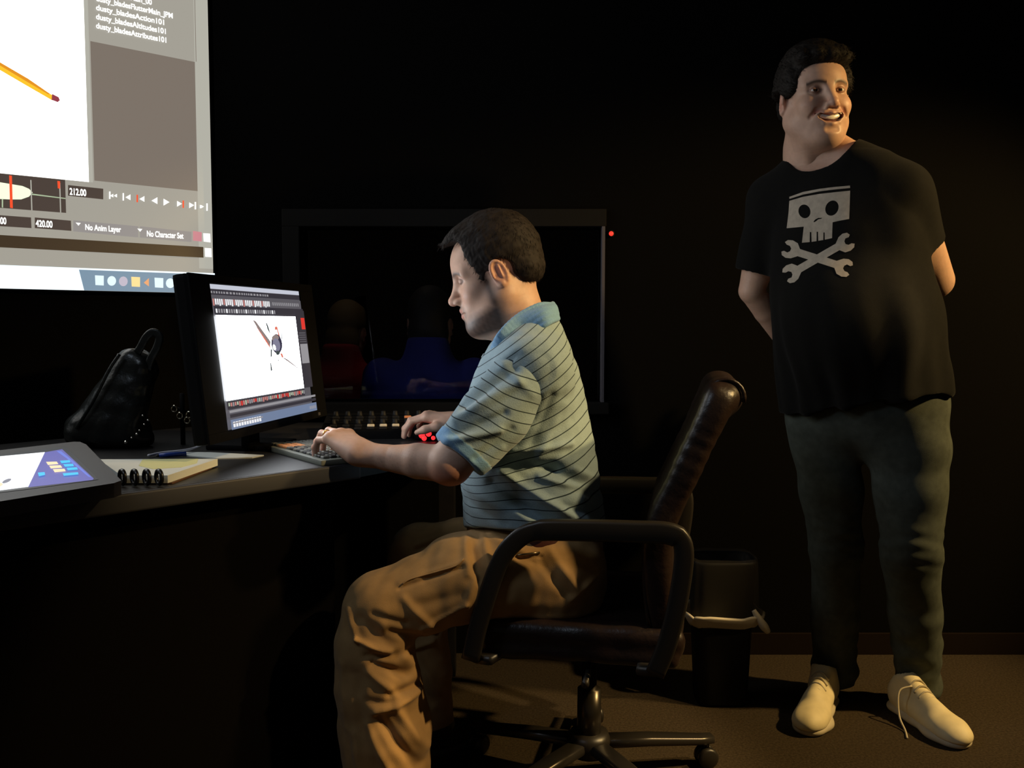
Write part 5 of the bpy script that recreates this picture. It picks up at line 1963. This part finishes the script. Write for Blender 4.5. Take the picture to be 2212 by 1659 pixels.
def build_notebook():
    z = ZT
    o = WZ(340, 1020, z)
    t = thing('spiral_notebook', 'open spiral notebook with a yellow tinted page lying beside the pen display', 'notebook', o)
    cov = quadpts([(248, 1030), (272, 1046), (372, 1046), (458, 1012), (440, 1005), (300, 1000)], z)
    prism_obj('cover', cov, z, z + 0.003, m_dkcover, t, label='brown back cover')
    pg = quadpts([(213, 992), (262, 1027), (362, 1027), (470, 991)], z + 0.018)
    prism_obj('page_block', pg, z + 0.003, z + 0.018, m_paper, t)
    yp = quadpts([(308, 992), (300, 1006), (330, 1013), (392, 1009), (425, 1000), (428, 991)], z + 0.0185)
    prism_obj('written_area', yp, z + 0.0180, z + 0.0186, m_ypaper, t, label='yellow tinted part of the page')
    for i in range(4):
        c = WZ(264 + i * 26.5, 1031, z + 0.018)
        d = DN
        P = [c + np.array([DD[0] * 0.3, DD[1] * 0.3, 0]) * 0 + np.array([DN[0], DN[1], 0]) * 0.012 * math.cos(a) + np.array([0, 0, 0.013 * math.sin(a)]) for a in np.linspace(0, 6.28, 18)[:-1]]
        sweep('coil_ring', P, 0.0042, m_wire, t, 8, closed=True)
    return t


build_notebook()
# loose papers
pp = quadpts([(395, 985), (360, 978), (455, 979), (570, 985), (545, 990), (470, 992)], ZT)
o = prism_obj('paper_sheet', pp, ZT, ZT + 0.0025, m_paper)
tag(o, 'loose pale sheet of paper lying between notebook and keyboard', 'paper')

# cable curling out from under the monitor
m_cord = mat('pale_grey_cord', (0.55, 0.55, 0.62), rough=0.4)
P = [WZ(449, 951, ZT + 0.03), WZ(425, 966, ZT + 0.012), WZ(395, 973, ZT + 0.010), WZ(350, 978, ZT + 0.008), WZ(320, 984, ZT + 0.006)]
o = sweep('cable', catmull(P, 8), 0.0030, m_cord, None, 8)
tag(o, 'thin pale cable curling out from under the left end of the monitor', 'cable')
m_bpen = mat('blue_plastic', (0.03, 0.07, 0.35), rough=0.35)
t = thing('pen', 'blue pen lying behind the notebook under the pale cable', 'pen', WZ(375, 984, ZT))
a_, b_ = WZ(343, 984, ZT + 0.006), WZ(402, 980, ZT + 0.006)
sweep('barrel', [a_, a_ * .7 + b_ * .3, b_], [0.0045, 0.0055, 0.0052], m_bpen, t, 12)
sweep('tip', [a_ + (a_ - b_) * 0.12, a_], [0.001, 0.0042], m_dgrey, t, 12)

# keyboard under the left hand
def build_keyboard():
    m_kb = mat('grey_keyboard_shell', (0.17, 0.18, 0.15), rough=0.6)
    m_key = mat('pale_keys', (0.15, 0.15, 0.125), rough=0.6)
    m_or = mat('orange_keys', (0.70, 0.30, 0.12), rough=0.6)
    m_kd = mat('dark_keys', (0.02, 0.02, 0.02), rough=0.6)
    a, b = WZ(570, 966, ZT + 0.006), WZ(694, 1001, ZT + 0.006)
    ex = b - a
    L = np.linalg.norm(ex)
    t = thing('keyboard', 'pale grey keyboard with a few orange keys under the seated man\'s hand', 'keyboard', (a + b) / 2 - [0, 0, 0.02])
    M = frame((a[0], a[1], ZT), ex, (-ex[1], ex[0], 0))
    bm = bmesh.new()
    add_box(bm, (0, 0, 0), (L, 0.135, 0.012), M, 0.004)
    link('shell', bm_mesh('shell', bm), m_kb, t)
    n = int(L / 0.0195)
    for r in range(6):
        for c in range(n):
            m = m_key
            if 2 <= c <= 4 and r <= 2:
                m = m_or
            elif c >= 5 and r <= 2:
                m = m_kd if (r + c) % 2 == 0 else m_key
            x, y = 0.010 + c * 0.0190, 0.014 + r * 0.0185
            box_obj('key', (x, y, 0.011), (x + 0.0165, y + 0.015, 0.0175), m, t, M, bevel=0.0018, seg=1)
    return t


build_keyboard()

# mouse under the right hand
def build_mouse():
    c = WZ(925, 942, ZT + 0.01)
    t = thing('mouse', 'black computer mouse glowing red under the far hand', 'mouse', (c[0], c[1], ZT))
    g = Field((c[0] - 0.09, c[1] - 0.06, ZT - 0.01), (c[0] + 0.09, c[1] + 0.06, ZT + 0.06), 0.003)
    g.ell((c[0] + 0.015, c[1], ZT + 0.012), (0.056, 0.032, 0.026), 0.01)
    g.plane_cut((0, 0, ZT + 0.001), (0, 0, -1), 0.002)
    V, Q = g.mesh(1)
    link('shell', mesh_np('shell', V, Q), m_bezel, t)
    gl = glow('mouse_red_glow', (1.0, 0.03, 0.035), 1.3)
    for dx, dz, r in ((-0.014, 0.012, 0.0085), (0.004, 0.016, 0.008), (-0.008, 0.004, 0.007), (0.016, 0.005, 0.006)):
        M = frame((c[0] + dx, c[1] - 0.031, ZT + dz + 0.004), (1, 0, 0), (0, 0, 1))
        lathe('red_light', [(0, -0.004), (r * .8, -0.003), (r, 0.0), (r * .7, 0.004), (0, 0.005)], gl, t, M, 14)
    return t


build_mouse()

# control console at the back of the desk
def build_console():
    a = WZ(650, 905, ZT + 0.03)
    c = W(832, 930, 2.60)
    t = thing('mixing_console', 'dark control console with small cream and orange buttons on the desk behind the keyboard', 'console', (c[0], c[1], ZT))
    M = frame((c[0], c[1], ZT), (1, 0.12, 0), (-0.12, 1, 0))
    pts = [(-0.17, -0.13), (0.15, -0.13), (0.15, 0.13), (-0.17, 0.13)]
    bm = bmesh.new()
    v = [bm.verts.new(M @ Vector((x, y, z))) for x, y, z in ((-.17, -.12, 0), (.16, -.12, 0), (.16, .12, 0), (-.17, .12, 0), (-.17, -.12, .022), (.16, -.12, .022), (.16, .12, .048), (-.17, .12, .048))]
    for f in ((0, 3, 2, 1), (4, 5, 6, 7), (0, 1, 5, 4), (1, 2, 6, 5), (2, 3, 7, 6), (3, 0, 4, 7)):
        bm.faces.new([v[i] for i in f])
    link('case', bm_mesh('case', bm), m_bezel, t)
    tilt = math.atan(0.026 / 0.24)
    Mt = M @ Matrix.Translation((0, -0.12, 0.022)) @ Matrix.Rotation(tilt, 4, 'X')
    m_knob = mat('black_knob', (0.008, 0.008, 0.009), rough=0.6, spec=0.2)
    m_btn_c = mat('cream_button', (0.55, 0.48, 0.36), rough=0.5)
    m_btn_o = mat('orange_button', (0.60, 0.22, 0.09), rough=0.5)
    rs = random.Random(2)
    for r in range(6):
        for cc in range(9):
            x, y = -0.150 + cc * 0.034, 0.020 + r * 0.036
            if (r, cc) in ((1, 3), (1, 4), (1, 5)):
                m = m_btn_c
            elif (r, cc) in ((4, 6), (0, 6)):
                m = m_btn_o
            else:
                m = m_knob
            if r == 2 or r == 5:
                lathe('knob', [(0, 0.014), (0.006, 0.014), (0.0075, 0.004), (0.009, 0), (0, 0)], m_knob, t, Mt @ Matrix.Translation((x + 0.008, y, 0)), 12)
            else:
                box_obj('button', (x, y - 0.006, 0), (x + 0.020, y + 0.008, 0.006), m, t, Mt, bevel=0.0015, seg=1)
    return t


build_console()

# black shoulder bag leaning behind the desk displays
def build_bag():
    m_lea = mat('black_glossy_leather', (0.010, 0.011, 0.010), rough=0.30, bump=0.4, bscale=60, spec=0.35)
    m_buck = mat('bright_buckle', (0.75, 0.72, 0.65), rough=0.15, metal=1.0)
    Y = 2.30
    t = thing('shoulder_bag', 'glossy black leather bag with a top handle slumped behind the notebook', 'bag', (*W(240, 950, Y)[:2], ZT))
    g = Field(W(110, 1010, Y + .2) * [1, 0, 0] + [0, 2.08, ZT - 0.01], W(400, 700, Y) * [1, 0, 1] + [0.02, 2.60, 0.02], 0.004)
    for (x1, y1, x2, y2, r1, r2) in ((185, 915, 275, 775, .030, .022), (230, 925, 300, 785, .038, .028), (275, 930, 315, 800, .036, .026), (170, 935, 300, 950, .03, .035)):
        g.cap(W(x1, y1, Y), W(x2, y2, Y + .02), r1, r2, 0.03)
        g.cap(W(x1, y1, Y + .1), W(x2, y2, Y + .1), r1 * 1.1, r2, 0.05)
    g.plane_cut((0, 0, ZT + 0.002), (0, 0, -1), 0.004)
    V, Q = g.mesh(2)
    N = normals(V, Q)
    V = V + N * (0.003 * vnoise(V, 0.06, 2))[:, None]
    link('bag_body', mesh_np('bag_body', V, Q), m_lea, t)
    P = [W(296, 762, Y), W(305, 748, Y), W(316, 728, Y), W(330, 718, Y), W(344, 726, Y), W(340, 748, Y), W(326, 775, Y), W(318, 800, Y)]
    sweep('handle', catmull(P, 6), 1.0, m_lea, t, 10, flat=(0.010, 0.004), up=(0, 1, 0))
    P = [W(258, 765, Y - .03), W(235, 800, Y - .035), W(205, 860, Y - .04), W(178, 905, Y - .04), W(165, 925, Y - .035)]
    sweep('edge_piping', catmull(P, 6), 0.0042, m_lea, t, 8)
    for x, y, r in ((272, 955, 5), (285, 946, 3), (296, 938, 4), (302, 930, 3), (312, 917, 3), (320, 908, 3), (309, 898, 3)):
        c = W(x, y, Y - 0.08 + 0.02)
        lathe('rivet', [(0, 0.004), (0.0022 * r / 3, 0.003), (0.0030 * r / 3, 0), (0, -0.001)], m_buck, t, frame(c, (1, 0, 0), (0, 0.3, 1)), 10)
    return t


build_bag()
# stand of shiny loops made up to give the glints beside the bag
t = thing('glint_stand', 'small black stand of shiny metal loops added for the glints between the bag and the monitor', 'stand', (*W(388, 890, 2.35)[:2], ZT + 0.0))
m_glint = mat('shiny_metal', (0.8, 0.72, 0.55), rough=0.12, metal=1.0)
c0 = W(388, 893, 2.35)
sweep('hook_post', [(c0[0], c0[1] + 0.02, ZT), (c0[0], c0[1] + 0.02, c0[2] + 0.05)], 0.006, m_bezel, t, 10)
for x, y in ((376, 883), (388, 898), (408, 896), (404, 908)):
    c = W(x, y, 2.35)
    P = [c + np.array([0.007 * math.cos(a), 0, 0.008 * math.sin(a)]) for a in np.linspace(0, 6.28, 14)[:-1]]
    sweep('glint_loop', P, 0.0020, m_glint, t, 6, closed=True)
sweep('cross_bar', [W(370, 878, 2.37), W(412, 892, 2.37)], 0.004, m_bezel, t, 8)


# ------------------------------------------------------------------ office chair
def build_chair():
    m_lea = mat('dark_brown_black_leather', (0.018, 0.010, 0.008), rough=0.36, bump=0.25, bscale=90, spec=0.5, noise=0.15, nscale=30)
    m_pla = mat('black_chair_plastic', (0.018, 0.015, 0.012), rough=0.38, spec=0.5)
    m_chr = mat('dark_metal', (0.10, 0.09, 0.08), rough=0.3, metal=0.8)
    yaw = math.radians(11)
    c0 = np.array([0.185, 2.16, 0.0])
    fw = np.array([-math.cos(yaw), math.sin(yaw), 0])
    lf = np.array([-math.sin(yaw), -math.cos(yaw), 0])        # toward the camera
    M = frame(c0, fw, lf)
    t = thing('office_chair', 'dark leather swivel office chair with looped armrests under the seated man', 'chair', c0)
    # seat cushion
    g = Field((-0.30, -0.30, 0.33), (0.32, 0.30, 0.48), 0.005)
    g.box((0.015, 0, 0.412), (0.235, 0.235, 0.036), 0.03, 0.02)
    g.cap((0.20, -0.19, 0.400), (0.20, 0.19, 0.400), 0.034, 0.034, 0.03)
    g.box((0.0, 0, 0.385), (0.21, 0.24, 0.018), 0.015, 0.01)
    for s in (-1, 1):
        g.cap((-0.20, s * 0.215, 0.428), (0.20, s * 0.215, 0.420), 0.022, 0.022, 0.02)
    V, Q = g.mesh(2)
    N = normals(V, Q)
    V = V + N * (0.003 * vnoise(V, 0.10, 2))[:, None]
    link('seat', mesh_np('seat', xf(M, V), Q), m_lea, t)
    # backrest, reclined and curved at the top
    g = Field((-0.62, -0.28, 0.36), (-0.10, 0.28, 1.02), 0.0055)
    path = catmull([(-0.175, 0, 0.455), (-0.165, 0, 0.55), (-0.170, 0, 0.66), (-0.215, 0, 0.77), (-0.272, 0, 0.900), (-0.292, 0, 0.945)], 5)
    for i in range(len(path) - 1):
        p, q_ = path[i], path[i + 1]
        wd = 0.205 + 0.02 * math.sin(i / len(path) * 3.14)
        d = (q_ - p) / np.linalg.norm(q_ - p)
        n_ = np.array([d[2], 0, -d[0]])
        R = np.array([n_, [0, 1, 0], d])
        mid = (p + q_) / 2
        g.box(mid, (0.029, wd + 0.018, np.linalg.norm(q_ - p) / 2 + 0.018), 0.020, 0.012, R=R)
    g.cap((-0.302, -0.175, 0.938), (-0.302, 0.175, 0.938), 0.036, 0.036, 0.02)
    V, Q = g.mesh(2)
    N = normals(V, Q)
    V = V + N * (0.002 * vnoise(V, 0.12, 3))[:, None]
    back = link('backrest', mesh_np('backrest', xf(M, V), Q), m_lea, t)
    for s in (-1, 1):
        P = [tuple(p + np.array([0.026, s * 0.222, 0.0])) for p in path]
        sweep('piping', P, 0.0045, m_lea, back, 8, M=M)
    P = [(-0.302 + 0.037 * math.cos(a), 0.195, 0.938 + 0.037 * math.sin(a)) for a in np.linspace(-0.4, 3.4, 14)]
    sweep('piping', P, 0.0045, m_lea, back, 8, M=M)
    # looped armrests
    for s in (-1, 1):
        y = s * 0.275
        P = catmull([(0.225, y, 0.375), (0.205, y, 0.46), (0.165, y, 0.58), (0.130, y, 0.632), (0.085, y, 0.658), (0.0, y, 0.664), (-0.12, y, 0.666), (-0.195, y, 0.664), (-0.220, y, 0.635),
                     (-0.212, y, 0.54), (-0.190, y, 0.44), (-0.165, y, 0.372)], 6)
        n = len(P)
        R = [1.0 if not (0.36 < i / n < 0.66) else 1.12 for i in range(n)]
        arm = sweep('armrest', P, R, m_pla, t, 16, flat=(0.020, 0.0115), up=(0, 1, 0), M=M)
        sweep('arm_bracket', [(-0.15, y, 0.375), (-0.15, s * 0.12, 0.360)], 1, m_pla, t, 10, flat=(0.025, 0.010), M=M)
        sweep('arm_bracket', [(0.20, y, 0.375), (0.17, s * 0.12, 0.360)], 1, m_pla, t, 10, flat=(0.025, 0.010), M=M)
    box_obj('seat_mechanism', (-0.13, -0.10, 0.325), (0.16, 0.10, 0.368), m_pla, t, M, bevel=0.01)
    lathe('gas_column', [(0, 0.34), (0.018, 0.34), (0.018, 0.22), (0.028, 0.22), (0.030, 0.085), (0, 0.085)], m_chr, t, M, 20)
    lathe('base_hub', [(0, 0.115), (0.045, 0.115), (0.052, 0.095), (0.045, 0.06), (0, 0.06)], m_pla, t, M, 24)
    for k in range(5):
        a = math.radians(-158 + 72 * k)
        d = np.array([math.cos(a), math.sin(a), 0])
        P = [d * 0.03 + [0, 0, 0.088], d * 0.15 + [0, 0, 0.082], d * 0.28 + [0, 0, 0.070], d * 0.315 + [0, 0, 0.070]]
        sweep('base_leg', P, [1, .95, .8, .7], m_chr, t, 12, flat=(0.024, 0.013), M=M)
        cpos = d * 0.30
        Mc = M @ Matrix.Translation(tuple(cpos)) @ Matrix.Rotation(a + 0.6 * k, 4, 'Z')
        sweep('caster_stem', [(0, 0, 0.066), (0, 0, 0.045)], 0.008, m_chr, t, 8, M=Mc)
        for sy in (-1, 1):
            Mw = Mc @ Matrix.Translation((0.0, sy * 0.013, 0.0255)) @ Matrix.Rotation(math.pi / 2, 4, 'X')
            lathe('caster_wheel', [(0, 0.009), (0.020, 0.009), (0.0255, 0.005), (0.0255, -0.005), (0.020, -0.009), (0, -0.009)], m_pla, t, Mw, 18)
    # height lever
    sweep('height_lever', [(-0.02, 0.10, 0.345), (-0.02, 0.20, 0.345), (-0.02, 0.27, 0.335)], [0.006, 0.005, 0.009], m_pla, t, 8, M=M)
    return t


build_chair()


# ------------------------------------------------------------------ waste bin with liner
def build_bin():
    m_bin = mat('black_bin_plastic', (0.005, 0.0045, 0.004), rough=0.6, spec=0.2)
    m_film = bpy.data.materials.new('clear_bin_liner')
    m_film.use_nodes = True
    b = m_film.node_tree.nodes['Principled BSDF']
    b.inputs['Base Color'].default_value = (0.30, 0.27, 0.22, 1)
    b.inputs['Roughness'].default_value = 0.30
    b.inputs['Specular IOR Level'].default_value = 0.4
    b.inputs['Alpha'].default_value = 0.06
    m_film2 = mat('bunched_bin_liner', (0.62, 0.56, 0.44), rough=0.45)
    Y = 2.62
    cx = (W(1487, 1250, Y)[0] + W(1630, 1250, Y)[0]) / 2
    hw = (W(1630, 1250, Y)[0] - W(1487, 1250, Y)[0]) / 2
    zt, zh = W(1560, 1203, Y)[2], W(1560, 1335, Y)[2]
    t = thing('waste_bin', 'black waste bin with a clear liner folded over its rim behind the office chair', 'bin', (cx, Y, 0))
    M = Matrix.Translation((cx, Y, 0))

    def ring(s, z, wob=0.0, seed=0, n=64):
        out = []
        for i in range(n):
            a = 2 * math.pi * i / n
            c, d = math.cos(a), math.sin(a)
            e = 0.45
            x = math.copysign(abs(c) ** e, c) * hw * s
            y = math.copysign(abs(d) ** e, d) * hw * 0.8 * s
            wv = wob * (math.sin(a * 7 + seed) + 0.6 * math.sin(a * 13 + seed * 2.1))
            out.append((x * (1 + wv), y * (1 + wv), z + wv * 0.15))
        return out

    def shell(name, rings, m, par):
        bm = bmesh.new()
        R = [[bm.verts.new(M @ Vector(p)) for p in r] for r in rings]
        n = len(R[0])
        for a, b2 in zip(R, R[1:]):
            for i in range(n):
                bm.faces.new((a[i], a[(i + 1) % n], b2[(i + 1) % n], b2[i]))
        return link(name, bm_mesh(name, bm, True), m, par)
    shell('bin_body', [[(0, 0, 0.004)] * 0 or ring(0.02, 0.004), ring(0.74, 0.002), ring(0.76, 0.01), ring(0.94, zt - 0.01), ring(0.97, zt), ring(0.91, zt), ring(0.72, 0.02), ring(0.02, 0.018)], m_bin, t)
    shell('liner', [ring(0.86, zt - 0.06, .01, 4), ring(0.90, zt - 0.01, .01, 3), ring(0.945, zt + 0.008, .006, 2), ring(1.0, zt - 0.002, .006, 1), ring(1.02, zt - 0.03, .016, 1), ring(1.035, (zt + zh) / 2, .020, 1.4), ring(1.05, zh + 0.035, .022, 1.8),
                    ring(1.06, zh + 0.026, .024, 2)], m_film, t)
    hem = [M @ Vector(p) for p in ring(1.075, zh + 0.012, .018, 2.2)]
    o2 = sweep('liner_hem', hem, 1.0, m_film2, t, 10, flat=(0.0045, 0.020), closed=True, label='bunched pale hem of the liner')
    P = [W(1628, 1318, Y - hw * .8), W(1636, 1332, Y - hw * .85), W(1648, 1350, Y - hw * .9), W(1660, 1366, Y - hw * .9)]
    sweep('liner_tail', catmull(P, 5), [0.0065, .007, .0075, .008, .009, .0095, .010, .0105, .011, .0115, .012, .012, .0115, .010, .009, 0.007][:16], m_film2, t, 10, label='twisted pale tail of the liner')
    return t


build_bin()

# ------------------------------------------------------------------ two people behind the glass
def booth_person(label, cx, cy, zt, shirt, hairc, s=1.0, yaw=0.0, glasses=False):
    root = thing('person', label, 'person', (cx, cy, 0))
    m_s = mat('booth_shirt', shirt, rough=0.9)
    m_t = mat('booth_trousers', (0.02, 0.02, 0.025), rough=0.9)
    m_h = mat('booth_hair', hairc, rough=0.7)
    zh = zt - 0.135
    a = math.radians(yaw)
    fwd, left = np.array([math.sin(a), -math.cos(a), -0.10]), np.array([math.cos(a), math.sin(a), 0])
    MH = frame((cx + 0.04 * math.sin(a), cy - 0.04 * math.cos(a), zh), fwd, left)
    g = head_field(False, 0.0045, 0.0, lids=0.4, neck=[(-0.02, 0, -0.035), (-0.018, 0, -0.10), (-0.012, 0, -0.15)], nr=(0.05, 0.048, 0.05))
    V, Q = g.mesh(1)
    parts = [(xf(MH, V), Q, head_colors(V, 0.0, False))]
    MB = frame((cx, cy, 0), (fwd[0], fwd[1], 0), left)
    zs = zh - 0.185
    g = Field((-0.30, -0.42, 0.02), (0.62, 0.42, zs + 0.16), 0.012)
    arms = []
    for sd in (-1, 1):
        A = [(-0.01, sd * 0.17, zs), (0.10, sd * 0.24, zs - 0.26), (0.32, sd * 0.16, zs - 0.30)]
        g.chain(A, [0.05, 0.042, 0.028], 0.02)
        L = [(0.0, sd * 0.10, zs - 0.52), (0.42, sd * 0.12, zs - 0.50), (0.40, sd * 0.12, 0.06)]
        g.chain(L, [0.085, 0.06, 0.045], 0.02)
        arms.append((A, L))
        pose = {'pinky': (10, 30, 20, 0), 'ring': (8, 30, 20, 0), 'middle': (8, 30, 20, 0), 'index': (8, 30, 20, 0)}
    g.loft([(zs - 0.55, 0, 0, .12, .16), (zs - 0.25, 0, 0, .12, .16), (zs, 0, 0, .11, .17), (zs + 0.06, -0.01, 0, .07, .09)], 0.03)
    V, Q = g.mesh(1)
    parts.append((xf(MB, V), Q, np.tile(SKIN, (len(V), 1))))
    g = Field((0.20, -0.26, zs - 0.40), (0.56, 0.26, zs - 0.2), 0.004)
    for A, L in arms:
        sd = 1 if A[0][1] > 0 else -1
        hand_field(g, A[2], (0.97, -sd * 0.2, -0.05), (-0.2 * 0, -sd, 0), (0, 0, 1), pose)
    V, Q = g.mesh(1)
    parts.append((xf(MB, V), Q, np.tile(SKIN, (len(V), 1))))
    V, Q, C = join_np(parts)
    body = link('body', mesh_np('body', V, Q, col=C), m_skin, root)
    gh = hair_seated()
    gh.ell((-0.045, 0, -0.030), (0.062, 0.076, 0.066), 0.02)
    V, Q = gh.mesh(1)
    link('hair', mesh_np('hair', xf(MH, V), Q), m_h, root)
    g = Field((-0.30, -0.42, zs - 0.62), (0.40, 0.42, zs + 0.16), 0.010)
    g.loft([(zs - 0.55, 0, 0, .15, .19), (zs - 0.25, 0, 0, .145, .185), (zs, 0, 0, .13, .19), (zs + 0.06, -0.01, 0, .085, .10), (zs + 0.12, -0.02, 0, .072, .078), (zs + 0.15, -0.02, 0, .070, .074)], 0.03)
    for A, L in arms:
        g.chain([np.array(A[0]), np.array(A[0]) * .35 + np.array(A[1]) * .65], [0.075, 0.062], 0.03)
    V, Q = g.mesh(1)
    link('shirt', mesh_np('shirt', xf(MB, V), Q), m_s, root)
    g = Field((-0.20, -0.30, 0.05), (0.60, 0.30, zs - 0.35), 0.012)
    for A, L in arms:
        g.chain(L, [0.105, 0.08, 0.065], 0.02)
    V, Q = g.mesh(1)
    link('trousers', mesh_np('trousers', xf(MB, V), Q), m_t, root)
    return root


p = W(757, 655, 3.85)
booth_person('dim person in a red top with light hair seated at the left behind the glass', p[0] - 0.06, 4.0, p[2], (0.55, 0.02, 0.04), (0.30, 0.20, 0.08), yaw=165)
p = W(925, 628, 3.42)
booth_person('dim person in navy blue seen from behind, right of the person in red', p[0], 3.42, p[2], (0.014, 0.022, 0.22), (0.004, 0.003, 0.003), yaw=178)
build_seated()
build_standing()
